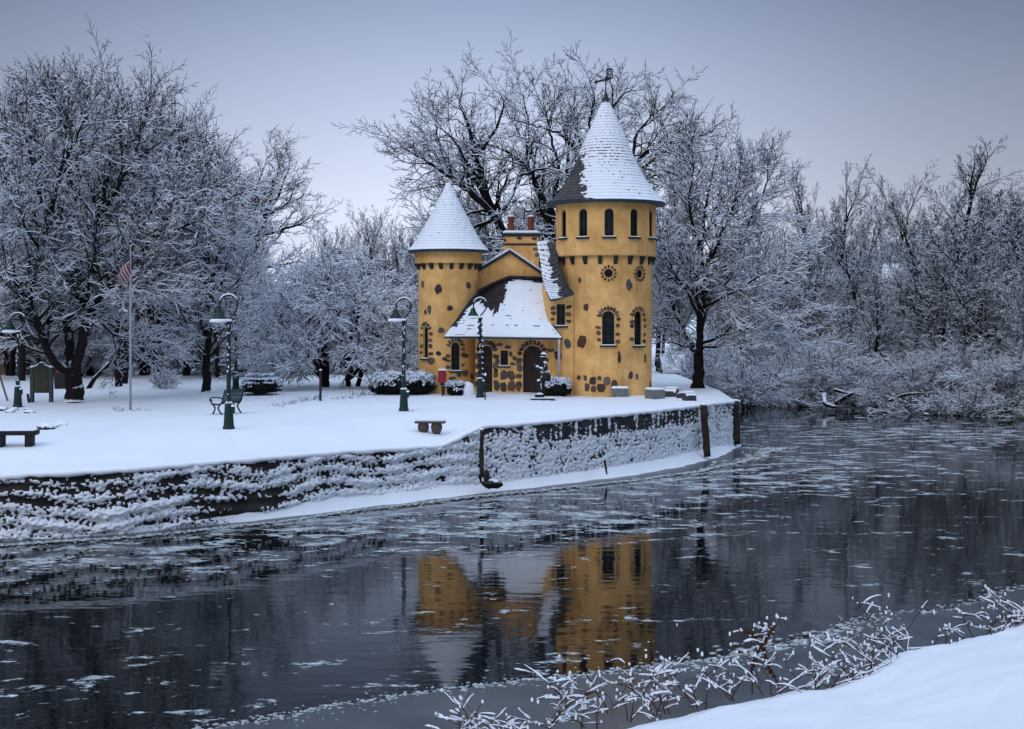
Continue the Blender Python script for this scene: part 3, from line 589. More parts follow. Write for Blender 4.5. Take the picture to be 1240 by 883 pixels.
def cone_roof(cx, cy, prof, ncourse, seed, bare, ncell, dash, finial=True):
    """prof: (height fraction, radius) from the eave to the apex; courses of slate, snow lying on them"""
    hs = [p[0] for p in prof]; rr_ = [p[1] for p in prof]; z0, z1 = prof[0][2], prof[-1][2]
    H = np.linspace(0, 1, ncourse + 1) ** .96; zs = z0 + (z1 - z0) * H; rsd = np.interp(H, hs, rr_)
    mb = MB(); pr = [(rsd[0] - .30, zs[0] - .02), (rsd[0] + .02, zs[0] - .05), (rsd[0] + .04, zs[0] + .05)]
    for i in range(ncourse): pr += [(rsd[i] + .025, zs[i] + .05 if i == 0 else zs[i]), (rsd[i + 1] + .004, zs[i + 1])]
    mb.lathe(pr, (cx, cy, 0), 64); o = mb.build('cone_roof', M['slate_c'], CA)
    eb = MB(); eb.lathe([(rsd[0] - .02, zs[0] - .10), (rsd[0] + .05, zs[0] - .10), (rsd[0] + .055, zs[0] - .005), (rsd[0] + .0, zs[0] - .0)], (cx, cy, 0), 64); eb.build('gutter', M['gutter'], o)
    rnd = random.Random(seed); V, Fq = [], []
    def P_(h, a, off):
        r = float(np.interp(h, hs, rr_)) + off; z = z0 + (z1 - z0) * h; return (cx + r * math.sin(a), cy - r * math.cos(a), z + off * .45)
    SUB = 3; ok = {}
    def th(i, k, a): h = H[i] + (H[i + 1] - H[i]) * k / SUB; return max(.012, min(.05 + .02 * mnoise.noise(Vector((a * 5, h * 12, seed))), bare(a, h) * .5)) + (.016 * (1 - k / SUB))
    for i in range(ncourse):
        for k in range(SUB):
            h0, h1 = H[i] + (H[i + 1] - H[i]) * k / SUB, H[i] + (H[i + 1] - H[i]) * (k + 1) / SUB
            for j in range(ncell):
                a0, a1 = -math.pi + 2 * math.pi * j / ncell, -math.pi + 2 * math.pi * (j + 1) / ncell; am = (a0 + a1) / 2; hm = (h0 + h1) / 2
                if bare(am, hm) <= 0: continue
                if k == SUB - 1 and i < ncourse - 1 and dash(hm, am) * .62 > .5 + .75 * mnoise.noise(Vector((am * 14, i * 3.1, seed))) + .3 * mnoise.noise(Vector((am * 50, i * 1.7, seed))): continue
                b = len(V); V += [P_(h0, a0, th(i, k, a0)), P_(h0, a1, th(i, k, a1)), P_(h1, a1, th(i, k + 1, a1)), P_(h1, a0, th(i, k + 1, a0)), P_(h0, a0, .0), P_(h0, a1, .0), P_(h1, a1, .0), P_(h1, a0, .0)]
                Fq += [(b, b + 1, b + 2, b + 3), (b + 4, b + 5, b + 1, b), (b, b + 3, b + 7, b + 4), (b + 1, b + 5, b + 6, b + 2), (b + 3, b + 2, b + 6, b + 7)]
    link('snow_cover', mesh_from('snow_cover', V, Fq, M['snow']), o); return o
def slate_mat():
    m = bpy.data.materials.new('roof_slate'); m.use_nodes = True; t = m.node_tree; b = t.nodes['Principled BSDF']; N = t.nodes.new; L = t.links.new; b.inputs['Roughness'].default_value = .7
    g = N('ShaderNodeNewGeometry'); mp = N('ShaderNodeMapping'); mp.inputs['Scale'].default_value = (5, 5, 5.5); L(g.outputs['Position'], mp.inputs[0])
    v = N('ShaderNodeTexVoronoi'); v.inputs['Scale'].default_value = 1.0; L(mp.outputs[0], v.inputs['Vector'])
    r = N('ShaderNodeValToRGB'); s = N('ShaderNodeSeparateColor'); L(v.outputs['Color'], s.inputs[0]); L(s.outputs[0], r.inputs[0])
    cs = [(.028, .024, .026), (.075, .055, .05), (.045, .036, .036), (.02, .02, .024), (.06, .04, .036)]
    while len(r.color_ramp.elements) < 5: r.color_ramp.elements.new(.5)
    for i, (e, c) in enumerate(zip(r.color_ramp.elements, cs)): e.position = i / 4; e.color = (*c, 1)
    L(r.outputs[0], b.inputs['Base Color']); return m
M['slate_c'] = slate_mat()
hs1 = za1 - ze1
p1 = [((250 - y) / 129.0, w / s1, 0) for y, w in ((250, 70), (247, 67.5), (243, 63.5), (237, 58.5), (230, 53), (220, 46.5), (205, 38.5), (190, 32), (170, 23.3), (150, 14.7), (135, 8), (121, 1.5))]
p1[0] = (0, p1[0][1], ze1); p1[-1] = (1, p1[-1][1], za1)
def bare1(a, h):                                                                  # > 0 where snow lies; it has slid off the left of the skirt
    e = -.40 - 1.25 * h + .20 * mnoise.noise(Vector((h * 14, 2, 0))) +   .22 * mnoise.noise(Vector((h * 45, a * 9, 0)))
    return max(h - .46 - .07 * mnoise.noise(Vector((a * 7, 0, 1))) - .02 * mnoise.noise(Vector((a * 40, h * 30, 1))), (a - e) * .5, -(a + 2.4))
cone_roof(*T1, p1, 34, 3, bare1, 240, lambda h, a: .15 + .75 * math.exp(-((h - .48) / .17) ** 2) + (.25 if h > .8 else 0))
p2 = [((303 - y) / 81.0, w / s2, 0) for y, w in ((303, 47.5), (300, 44.5), (296, 41), (290, 37), (282, 32), (270, 25.5), (257, 18.5), (243, 11), (232, 5), (222, .8))]
p2[0] = (0, p2[0][1], ze2); p2[-1] = (1, p2[-1][1], za2)
cone_roof(*T2, p2, 26, 9, lambda a, h: 1.0, 120, lambda h, a: .10 + .12 * h)
# weather vane: pennon with a scroll on a rod
p = Vector((T1[0], T1[1], za1)); m_ = 1 / s1
mb = MB(); mb.lathe([(.20, -.18), (.17, .0), (.09, .18), (.045, .36), (.03, .42)], p, 14); mb.tube([p + Vector((0, 0, .3)), p + Vector((0, 0, 28 * m_))], .028, 8)
v = mb.build('weather_vane', M['green_metal'], CA, smooth=True, origin=p)
mb = MB(); zc = 24 * m_
mb.tube([p + Vector((-13 * m_, 0, zc - .10)), p + Vector((6 * m_, 0, zc + .07))], .05, 6)
mb.prism([(-15 * m_, -.16), (-11 * m_, -.0), (-11 * m_, -.2)], lambda x, y, z: p + Vector((x, y - .02, zc + z + .02)), .04)
mb.build('arrow', M['black'], v)
mb = MB(); fr = lambda x, y, z: p + Vector((4.6 * m_ + x, y, zc + .30 + z)); w_, h_ = .15, .24
ring(mb, [(-w_, -h_), (w_, -h_), (w_, h_), (-w_, h_)], [(-w_ * .6, -h_ * .72), (w_ * .6, -h_ * .72), (w_ * .6, h_ * .72), (-w_ * .6, h_ * .72)], fr, -.03, .03)
mb.tube([fr(.085 * math.cos(t) * (1 - t / 12), 0, .14 * math.sin(t) * (1 - t / 12)) for t in np.linspace(.7, 6.6, 18)], .025, 6); mb.build('scroll', M['black'], v)
# ---- front range between the towers
fL, fR = Vector(((577 - 620) / F * 66.75, 66.75, 0)), Vector(((681 - 620) / F * 65.95, 65.95, 0))
fd = (fR - fL).normalized(); fn = Vector((fd.y, -fd.x, 0)); front = Pln(fL, fn)
zev = zz(408, 66.0)
mb = MB(); fr = lambda x, y, z: fL + fd * x + fn * (-y) + Vector((0, 0, z)); Lf = (fR - fL).length
mb.prism([(-.05, 1.75), (Lf, 1.75), (Lf, zev + .18), (-.05, zev + .18)], fr, 2.6); fw = mb.build('front_wall', M['stucco'], CA)
cutC = MB()
window(front, 610.6, 424.5, 443, 9.5, cutC, 'square_window', flat=True, mullion=False, depth=.12)
def door(px, ytop, ybot, w, label):
    p, n = front.at(px, ybot); s = S(p.y); h = (ybot - ytop) / s + .12; wm = w / s; p = p - Vector((0, 0, .12)); fr = frame_at(p, n); outl = arch(wm, h, 14)
    cutC.prism(outl, lambda x, y, z: fr(x, .3 - y, z), .55)
    mb = MB(); ins = .07; inner = [(x * (1 - 2 * ins / wm), z * (1 - ins / h)) for x, z in outl]
    ring(mb, outl, inner, fr, -.24, -.14)
    nP = max(3, int(wm / .17))
    for k in range(nP):
        x0, x1 = -wm / 2 + .06 + (wm - .12) * k / nP, -wm / 2 + .06 + (wm - .12) * (k + 1) / nP - .012; xm = (x0 + x1) / 2; r = wm / 2
        top = h - r + math.sqrt(max(r * r - max(abs(x0), abs(x1)) ** 2, .0)) - .03
        mb.box(fr(xm, -.215, top / 2), (x1 - x0, .05, top), rot=Matrix.Rotation(math.atan2(n.y, n.x) + math.pi / 2, 3, 'Z'))
    o = mb.build('door', M['door_wood'], CA, origin=p); o['label'] = label
    rt = Matrix.Rotation(math.atan2(n.y, n.x) + math.pi / 2, 3, 'Z')
    for z in (h * .25, h * .66):
        b = MB(); b.box(fr(0, -.18, z), (wm * .78, .02, .055), rot=rt); b.build('strap_hinge', M['black'], o)
    b = MB(); b.tube([fr(wm * .06, -.16, h * .5 + .09 * math.sin(t)) + fd * (.08 * math.cos(t)) for t in np.linspace(0, 6.28, 12)], .016, 5); b.build('handle', M['black'], o)
    b = MB(); r = wm / 2 + .14; k_ = int(8 + wm * 3)
    for k in range(k_):
        a = math.pi * (k + .5) / k_; stone_blob(b, fr, r * math.cos(a), h - wm / 2 + r * math.sin(a), .24, rs.uniform(.14, .19), a, .06, 8)
    for k in range(4):
        for sx in (-1, 1): stone_blob(b, fr, sx * (wm / 2 + rs.uniform(.14, .2)), .35 + (h - wm / 2 - .35) * (k + .4) / 4, rs.uniform(.22, .34), rs.uniform(.2, .34), rs.uniform(-.3, .3), .06, 9)
    split_stones(b, o)
door(589.5, 418.5, 475, 13.5, 'narrow dark arched door'); door(645, 418.5, 475, 24, 'wide dark arched door with iron straps')
cut(fw, cutC)
for t in [(610.4, 454.5, 9, 11, -.4), (618.7, 454.5, 8, 11, .3), (601.5, 467, 7, 11), (609.8, 468.6, 8, 11), (619.5, 467.5, 10, 12), (628, 469, 6, 9), (605, 417.5, 8, 3.4), (615, 420.5, 8, 4), (623, 434, 4.5, 5), (628.0, 441, 6, 5), (620.5, 440.5, 6, 3.5), (600.5, 449, 5, 5),
          (675.5, 430.5, 9, 10, .5), (666.5, 424.5, 9, 3.4), (663.5, 461, 6, 9), (670, 467, 5, 6), (602.5, 437, 5, 7), (618.5, 429, 4.5, 6)]: fieldstone(front, *t)
for t in [(512, 344, 4.5, 9), (531.2, 350, 8, 10), (567, 345.5, 7, 8), (520, 375, 5, 9.5), (515.5, 378, 3, 6), (545, 373, 6.5, 6), (534.2, 400, 7, 6.5), (531, 428, 6.5, 5), (522.3, 437, 9, 8), (538.5, 434.5, 6, 4), (563, 431, 9, 4), (556, 454, 6, 5), (563.5, 452, 7, 7), (548, 459, 9, 6), (571, 456, 5, 7), (570, 466, 6, 8)]: fieldstone(c2s, *t)
for t in [(702, 339.3, 4, 6), (709.5, 372, 6.5, 9), (761.8, 345, 7, 12, .25), (704.3, 413.5, 11, 14), (749.8, 433, 3.8, 13, .08), (781, 434, 3, 10), (763.5, 454.5, 6, 8), (771, 456, 4, 7), (701, 457, 5.5, 5), (708.8, 457.6, 4, 6), (718, 461, 7.5, 10), (726, 458, 5, 5), (734.6, 461, 7.5, 10), (711, 469, 6, 10), (718.7, 471, 6, 7), (727.7, 469.5, 10, 10), (743.5, 466.5, 8, 12), (787, 466, 4, 8)]: fieldstone(c1s, *t)
# ---- flank with the swept slate hood
yF = 65.35; flank = Pln((0, yF, 0), (0, -1, 0)); x0, x1 = (656 - 620) / F * yF, (694.5 - 620) / F * yF
mb = MB(); pf = lambda px, py: ((px - 620) / F * yF, zz(py, yF))
mb = MB(); mb.prism([(pf(680.5, 0)[0], 1.7), (x1, 1.7), (x1, zz(358, yF)), pf(668, 364), pf(657.5, 345), pf(658.5, 360), pf(660.5, 376), pf(664.5, 391), pf(671, 402), pf(680.5, 410)], lambda x, y, z: Vector((x, yF + y, z)), 3.0); fl = mb.build('flank_wall', M['stucco'], CA)
cutD = MB(); window(flank, 679.2, 368.5, 394.5, 10.5, cutD, 'square_window', flat=True, stones=3, depth=.14, glazing=0); cut(fl, cutD)
fieldstone(flank, 687.3, 416, 7, 11, .25); fieldstone(flank, 684, 461, 5, 5)
def patch_roof(name, rows, nu, nv, thick, bare, m_roof, label=None, dash=.1, seed=1, eave=True, lip=.03):
    """rows: top-to-bottom list of rows of world points; smooth surface, slate courses, snow on top"""
    rows = [catmull(r, 8) for r in rows]; n = len(rows[0]); cols = [catmull([r[i] for r in rows], 10) for i in range(n)]
    m = len(cols[0])
    def Sf(u, v):
        i, j = min(u * (n - 1), n - 1.001), min(v * (m - 1), m - 1.001); a, b = int(i), int(j); fa, fb = i - a, j - b
        return (cols[a][b] * (1 - fa) + cols[a + 1][b] * fa) * (1 - fb) + (cols[a][b + 1] * (1 - fa) + cols[a + 1][b + 1] * fa) * fb
    def Nm(u, v):
        e = .004; du = Sf(min(u + e, 1), v) - Sf(max(u - e, 0), v); dv = Sf(u, min(v + e, 1)) - Sf(u, max(v - e, 0)); q = dv.cross(du).normalized()
        return q if q.z > 0 else -q
    V, Fq = [], []
    for i in range(nv):
        for j in range(nu):
            u0, u1, v0, v1 = j / nu, (j + 1) / nu, i / nv, (i + 1) / nv; b = len(V)
            for u, v, o_ in ((u0, v0, 0), (u1, v0, 0), (u1, v1, .03), (u0, v1, .03)): V.append(Sf(u, v) + Nm(u, v) * o_)
            for u, v in ((u0, v0), (u1, v0), (u1, v1), (u0, v1)): V.append(Sf(u, v) - Nm(u, v) * thick)
            Fq += [(b, b + 1, b + 2, b + 3), (b + 7, b + 6, b + 5, b + 4), (b + 3, b + 2, b + 6, b + 7)]
            if i == 0: Fq.append((b + 1, b, b + 4, b + 5))
            if j == 0: Fq.append((b, b + 3, b + 7, b + 4))
            if j == nu - 1: Fq.append((b + 2, b + 1, b + 5, b + 6))
    o = link(name, mesh_from(name, V, Fq, m_roof), CA)
    rnd = random.Random(seed); V, Fq = [], []
    SUB = 3; SJ = 4
    def th(u, v, k): return max(.012, min(.075 + .04 * mnoise.noise(Vector((u * 9, v * 9, seed))) + .012 * mnoise.noise(Vector((u * 40, v * 40, seed))), bare(u, v) * 1.2)) + lip * k / SUB
    for i in range(nv):
        for k in range(SUB):
            v0, v1 = (i + k / SUB) / nv, (i + (k + 1) / SUB) / nv
            for j in range(nu * SJ):
                u0, u1 = j / nu / SJ, (j + 1) / nu / SJ; um, vm = (u0 + u1) / 2, (v0 + v1) / 2
                if bare(um, vm) <= 0: continue
                dd = dash(um, vm) if callable(dash) else dash
                if k == 0 and i > 0 and dd * .62 > .5 + .75 * mnoise.noise(Vector((um * 13, i * 2.3, seed))) + .3 * mnoise.noise(Vector((um * 45, i * 1.3, seed))): continue
                b = len(V)
                for u, v, o_ in ((u0, v0, th(u0, v0, k)), (u1, v0, th(u1, v0, k)), (u1, v1, th(u1, v1, k + 1)), (u0, v1, th(u0, v1, k + 1)), (u0, v0, 0), (u1, v0, 0), (u1, v1, 0), (u0, v1, 0)): V.append(Sf(u, v) + Nm(u, v) * o_)
                Fq += [(b, b + 1, b + 2, b + 3), (b + 3, b + 2, b + 6, b + 7), (b, b + 3, b + 7, b + 4), (b + 2, b + 1, b + 5, b + 6), (b + 1, b, b + 4, b + 5)]
    link('snow_cover', mesh_from('snow_cover', V, Fq, M['snow']), o)
    if eave:
        mb = MB(); mb.tube([Sf(u, 1) - Nm(u, 1) * (thick * .55) for u in np.linspace(0, 1, 30)], .055, 7); mb.build('gutter', M['gutter'], o)
    for u in (0, 1):
        mb = MB(); mb.tube([Sf(u, v) + Nm(u, v) * -.01 for v in np.linspace(0, 1, 24)], .05, 6); mb.build('verge', M['trim'], o)
    return o, Sf
hood_rows = [[W(652, 294, 69.0), W(664, 292, 68.2), W(674, 296, 67.2)], [W(655.5, 315, 68.0), W(666, 318, 67.0), W(675, 314, 65.9)], [W(658, 336, 66.5), W(669, 339, 65.6), W(681, 333, 64.75)], [W(661, 350, 65.5), W(674, 351, 64.95), W(687.5, 347, 64.45)], [W(667, 363, 64.9), W(680, 360.5, 64.75), W(694.5, 355.5, 64.4)]]
def bare_h(u, v): return .60 + .2 * (v - .5) + .22 * mnoise.noise(Vector((v * 24, u * 3, 0))) - u
patch_roof('swept_hood_roof', hood_rows, 12, 17, .08, bare_h, M['slate_c'], dash=.85, seed=4)
main_rows = [[W(579.5, 353, 67.2), W(598, 344, 68.2), W(616, 336.5, 68.5), W(637, 337, 68.6), W(658.5, 338, 68.6)],
             [W(571, 363, 66.9), W(593, 357, 67.5), W(614, 353, 67.6), W(637, 354, 67.5), W(658.5, 356, 67.4)],
             [W(562, 375, 66.65), W(588, 371.5, 66.8), W(612, 370, 66.7), W(636, 371, 66.5), W(660, 373, 66.3)],
             [W(551, 391, 66.35), W(582, 388.5, 66.25), W(610, 388, 66.0), W(637, 389, 65.75), W(665.5, 390, 65.45)],
             [W(538, 408, 66.1), W(576, 408, 65.85), W(610, 408.5, 65.55), W(645, 409, 65.25), W(681, 409.5, 64.95)]]
def bare_m(u, v):
    n_ = mnoise.noise(Vector((v * 11, u * 5, 3))); n2 = mnoise.noise(Vector((v * 34, u * 9, 3)))
    lim = .475 + .04 * n_ + .03 * n2 - .12 * max(0, v - .38)
    bot = .50 + .05 * math.sin(u * 26) + .10 * mnoise.noise(Vector((u * 13, 5, 0))) + .025 * mnoise.noise(Vector((u * 50, v * 30, 0))) - (.12 if u < .17 else 0) + (.18 if .37 < u < .43 else 0)
    top = v - .07 - .03 * n_ - .015 * n2; slid = max(u - lim, (v - bot) * 1.2); edge = max(u - .05 - .05 * n2, v - .8)
    return min(top, slid, edge)
patch_roof('catslide_roof', main_rows, 44, 22, .10, bare_m, M['slate'], dash=lambda u, v: .5 if u < .2 and v > .6 else .07 + .2 * (mnoise.noise(Vector((u * 5, v * 9, 2))) > .25), seed=6, lip=.008)
mb = MB(); a, b_ = W(677.2, 411, 65.0), W(677.2, 474, 65.3); b_.z = 2.2; mb.tube([a, a + Vector((0, .05, -.2)), Vector((a.x, 65.25, a.z - .4)), Vector((a.x, 65.25, 2.2))], .06, 8); mb.build('downpipe', M['white_paint'], CA, smooth=True, origin=a)
# ---- gable block and chimney
yG = 68.55; g = lambda px, py: ((px - 620) / F * yG, zz(py, yG))
pk, gl, gr = g(617.5, 303), g(574, 329), g(660, 332)
mb = MB(); mb.prism([(gl[0], 2.0), (gr[0], 2.0), (gr[0], gr[1] - .12), (pk[0], pk[1] - .12), (gl[0], gl[1] - .12)], lambda x, y, z: Vector((x, yG + y, z)), 6.0); mb.build('gable_wall', M['stucco'], CA)
mb = MB(); sn = MB(); fq = lambda x, y, z: Vector((x, yG - .12 + y, z))
for (ax, az_), (bx, bz) in ((gl, pk), (pk, gr)):
    mb.prism([(ax, az_ - .14), (bx, bz - .14), (bx, bz), (ax, az_)], fq, 6.3)
    sn.prism([(ax, az_ + .004), (bx, bz + .004), (bx, bz + .11), (ax, az_ + .11)], lambda x, y, z: Vector((x, yG - .09 + y, z)), 6.2)
o = mb.build('gable_roof', M['trim'], CA); sn.build('snow_cover', M['snow'], o, bevel=.03)
# dark lead flashing where the catslide meets the gable
mb = MB(); mb.tube([W(579, 352.5, 67.0), W(598, 343, 68.0), W(616.5, 335.5, 68.3), W(637, 336, 68.42), W(658, 336.5, 68.42)], .075, 6); mb.build('flashing', M['black'], CA)
yC = 70.6; c0, c1 = W(609.5, 283, yC), W(652.5, 340, yC); cx_ = (c0.x + c1.x) / 2; wC = c1.x - c0.x
mb = MB(); mb.box((cx_, yC + .55, (c0.z + c1.z) / 2 - .3), (wC, 1.1, c0.z - c1.z + .6)); ch = mb.build('chimney', M['stucco'], CA)
for py, hh, ex in ((296, .10, .06), (284.5, .16, .14)): b = MB(); b.box((cx_, yC + .55, zz(py, yC)), (wC + ex, 1.1 + ex, hh)); b.build('string_course', M['trim'], ch, bevel=.015)
b = MB(); b.box((cx_, yC + .55, zz(284.5, yC) + .15), (wC + .1, 1.2, .14), taper=.93); b.build('snow_cap', M['snow'], ch, bevel=.04)
for px in (619, 643):
    q = W(px, 281, yC + .4); b = MB(); b.lathe([(.17, 0), (.165, .28), (.15, .34), (.16, .62), (.19, .66), (.19, .76), (.13, .77)], q, 14); o = b.build('chimney_pot', M['terracotta'], ch, smooth=False, origin=q)
    b = MB(); b.lathe([(.18, .765), (.17, .81), (.08, .84)], q, 12); b.build('snow_cap', M['snow'], o)
for px, py, w, h in ((648.5, 301.5, 7, 3.5), (650, 308.5, 5, 4.5), (629, 288.5, 7, 3), (647, 289, 6, 3), (611.5, 291, 3, 4)):
    stp = Pln((0, yC, 0), (0, -1, 0)); p, n = stp.at(px, py); b = MB(); stone_blob(b, frame_at(p, n), 0, 0, w / S(yC), h / S(yC)); b.build('chimney_stone', M['stone'], ch, origin=p)
# ================================================================== lamps, benches, flag, statue ...
def base(px, py, d=None, z=None):
    if d is None:
        z = 2.2 if z is None else z; d = (CAMZ - z) * F / (py - HOR)
    p = W(px, py, d); p.z = zl(p.x, p.y); return p
def lamp(px, py, ytop, label, rz=0.0, garland=False, foot=True, snow=True):
    p = base(px, py); h = (py - ytop) / S(p.y); o = empty('street_lamp', (0, 0, 0), label, 'street lamp', 'green crook lamps in the park'); k = h / 4.4
    m = MB(); m.lathe([(.20, -.1), (.20, .05), (.17, .12), (.135, .75), (.125, .80), (.14, .84), (.085, .90), (.075, 1.5)], n=12); m.build('base', M['green_paint'], o, smooth=False)
    m = MB(); m.lathe([(.075, 1.4), (.068, 3.42 * k), (.10, 3.44 * k), (.10, 3.54 * k), (.05, 3.56 * k)], n=10); m.build('post', M['green_paint'], o)
    pts = [(0, 3.5), (.02, 3.62), (.13, 3.75), (.25, 3.92), (.285, 4.1), (.22, 4.29), (.07, 4.39), (-.10, 4.38), (-.23, 4.29), (-.29, 4.15), (-.30, 4.02), (-.30, 3.92)]
    pts = catmull([Vector((a, 0, b * k)) for a, b in pts], 4); m = MB(); m.tube(pts, .032, 7); c = m.build('crook', M['green_paint'], o, smooth=True)
    m = MB(); m.tube([q + Vector((0, 0, .035)) for q in pts if q.z > 4.16 * k], .030, 7); m.build('snow_cap', M['snow'], c, smooth=True)
    m = MB(); s0 = Vector((-.32, 0, 3.52 * k)); m.lathe([(.27, .0), (.275, .035), (.23, .12), (.19, .20), (.14, .27), (.11, .34), (.10, .42), (.04, .46)], s0, 16); sh = m.build('lamp_shade', M['green_metal'], o, smooth=True)
    m = MB(); m.lathe([(.27, -.02), (.31, .0), (.31, .04), (.26, .085), (.21, .10)], s0, 16); m.build('snow_cap', M['snow'], sh, smooth=True)
    m = MB(); m.lathe([(.10, -.05), (.13, .0), (.12, .02)], s0, 12); m.build('lens', M['white_paint'], sh, smooth=True)
    m = MB(); m.lathe([(.11, 3.53 * k), (.105, 3.58 * k), (.045, 3.61 * k)], n=10); m.build('snow_collar', M['snow'], o, smooth=True)
    rnd = random.Random(int(px)); m = MB()
    for _ in range(15):
        z = rnd.uniform(.85, 3.4 * k); a = rnd.uniform(-.9, .5); r = .074
        m.blob((r * math.sin(a) + .01, -r * math.cos(a), z), (.022, .018, rnd.uniform(.02, .07)), rnd, n=6, m=4)
    m.build('stuck_snow', M['snow'], o, smooth=True)
    if garland:
        m = MB(); w = MB(); T = np.linspace(0, 1, 110); pts = [Vector((.10 * math.cos(t * 62), .10 * math.sin(t * 62), 1.0 + 2.45 * k * t)) for t in T]; m.tube(pts, .035, 5); g = m.build('garland', M['leaf'], o)
        for q in range(0, 108): 
            if (q % 11) in (0, 1, 2, 3): w.blob(pts[q] + Vector((0, 0, .03)), (.05, .05, .035), rnd, n=6, m=3)
        w.build('snow_cap', M['snow'], g, smooth=True)
    m = MB(); m.box((.15, -.06, .62), (.12, .12, .22)); b = m.build('socket_box', M['green_metal'], o, bevel=.01)
    m = MB(); m.blob((.15, -.06, .75), (.075, .075, .05), rnd); m.build('snow_cap', M['snow'], b, smooth=True)
    o.location = p; o.rotation_euler.z = rz; return o
lamp(277, 520, 358, 'snow dusted green crook lamp nearest the river wall, in front of the park bench')
lamp(489, 498, 362, 'green crook lamp standing left of the small stone bench and in front of the hedge')
lamp(581.5, 482, 362, 'green crook lamp wound with a snowy garland before the narrow castle door', garland=True)
lamp(285.5, 472, 370, 'crook lamp half hidden behind another lamp, between the low evergreen and the park bench', rz=R(-25))
lamp(21.5, 494, 380, 'dark crook lamp at the left edge beside the information board')
# small stone bench
def stone_bench():
    p = base(521, 513); o = empty('stone_bench', (0, 0, 0), 'small snow covered stone bench on two lumpy pedestals', 'bench'); s = S(p.y); rnd = random.Random(2)
    m = MB(); m.box((0, 0, .38), (1.06, .42, .085)); m.build('seat', M['concrete_bench'], o, bevel=.02)
    for x in (-.24, .22): m = MB(); m.lathe([(.11, -.05), (.15, .03), (.20, .17), (.195, .26), (.16, .34)], (x, 0, 0), 10); m.build('pedestal', M['concrete_bench'], o)
    m = MB(); m.box((0, 0, .46), (1.07, .44, .075), taper=.93); m.build('snow_cover', M['snow'], o, bevel=.03); o.location = p; o.rotation_euler.z = R(-4)
stone_bench()
def slab_bench():
    p = base(20, 545.5, z=1.98); o = empty('slab_bench', (0, 0, 0), 'dark thick topped bench at the left edge of the lawn near the river wall', 'bench')
    m = MB(); m.box((0, 0, .40), (1.46, .5, .13)); m.build('seat', M['bench_wood'], o, bevel=.012)
    for x in (-.34, .50):
        m = MB(); m.box((x, 0, .15), (.21, .40, .42)); m.build('leg', M['bench_wood'], o, bevel=.012)
    m = MB(); m.box((-.02, 0, .48), (1.42, .49, .045), taper=.97); m.build('snow_cover', M['snow'], o, bevel=.015); o.location = p - Vector((.12, 0, 0)); o.rotation_euler.z = R(5)
slab_bench()
def park_bench():
    p = base(275, 502); o = empty('park_bench', (0, 0, 0), 'green metal park bench with curled arms behind the nearest lamp', 'bench'); L_ = 1.3
    prof = [(.26, .42), (.05, .40), (-.14, .42), (-.22, .55), (-.29, .80), (-.33, .92), (-.37, .94)]
    m = MB()
    for k in range(9):
        x = -L_ / 2 + L_ * k / 8
    pp = catmull([Vector((0, a, b)) for a, b in prof], 5)
    for k in range(0, len(pp) - 1):
        q = (pp[k] + pp[k + 1]) / 2; d = (pp[k + 1] - pp[k]); rot = Matrix.Rotation(math.atan2(d.z, d.y), 3, 'X'); (m).box(q, (L_, d.length * .72, .022), rot=rot)
    m.build('seat_and_back', M['green_metal'], o)
    m = MB(); m.tube([q + Vector((L_ / 2 - .02 - 1.26 * t, 0, .0)) for t in (0,) for q in pp], .03, 6)
    for x in (-L_ / 2, L_ / 2):
        m = MB(); m.tube([q + Vector((x, 0, -.01)) for q in pp], .028, 6)
        m.tube(catmull([Vector((x, -.24, .62)), Vector((x, 0, .66)), Vector((x, .24, .64)), Vector((x, .33, .56)), Vector((x, .28, .50)), Vector((x, .24, .55))], 5), .028, 6); m.tube([Vector((x, .26, .42)), Vector((x, .30, .60))], .025, 6); m.build('armrest', M['green_metal'], o, smooth=True)
        m = MB(); m.tube(catmull([Vector((x, .22, .41)), Vector((x, .10, .24)), Vector((x, .24, -.04))], 5), .03, 6); m.build('leg', M['green_metal'], o, smooth=True)
        m = MB(); m.tube(catmull([Vector((x, -.14, .41)), Vector((x, -.04, .24)), Vector((x, -.24, -.04))], 5), .03, 6); m.build('leg', M['green_metal'], o, smooth=True)
    m = MB(); m.box((0, .06, .445), (L_ * .96, .34, .05), taper=.93); m.build('snow_cover', M['snow'], o, bevel=.02); o.location = p; o.rotation_euler.z = R(68)
park_bench()
# bench by the left tower
p = base(547, 472.5, d=66.0); o = empty('stone_bench', (0, 0, 0), 'snow loaded dark bench against the foot of the left castle tower', 'bench')
m = MB(); m.box((0, 0, .36), (.95, .38, .09)); m.build('seat', M['concrete_bench'], o, bevel=.015)
for x in (-.36, .36): m = MB(); m.box((x, 0, .14), (.12, .32, .40)); m.build('leg', M['concrete_bench'], o, bevel=.015)
m = MB(); m.box((0, 0, .46), (.96, .40, .12), taper=.9); m.build('snow_cover', M['snow'], o, bevel=.04); o.location = p
# red box on a post
p = base(535.5, 476, d=64.9); s = 1 / S(64.9); o = empty('red_box', (0, 0, 0), 'small red box with a snowy lid on a thin black post', 'letter box')
m = MB(); m.tube([(0, 0, -.1), (0, 0, .62)], .035, 8); m.build('post', M['black'], o)
m = MB(); m.box((0, 0, .90), (.36, .24, .56)); b = m.build('box', M['red_paint'], o, bevel=.03)
m = MB(); m.box((0, -.125, .86), (.26, .02, .34)); m.build('door_panel', M['red_paint'], b, bevel=.006)
m = MB(); m.blob((0, 0, .93 - .38), (.14, .14, .06), random.Random(2)); m.build('bracket', M['black'], b)
m = MB(); m.box((0, 0, 1.215), (.42, .3, .07), taper=.8); m.build('snow_cap', M['snow'], b, bevel=.025); o.location = p
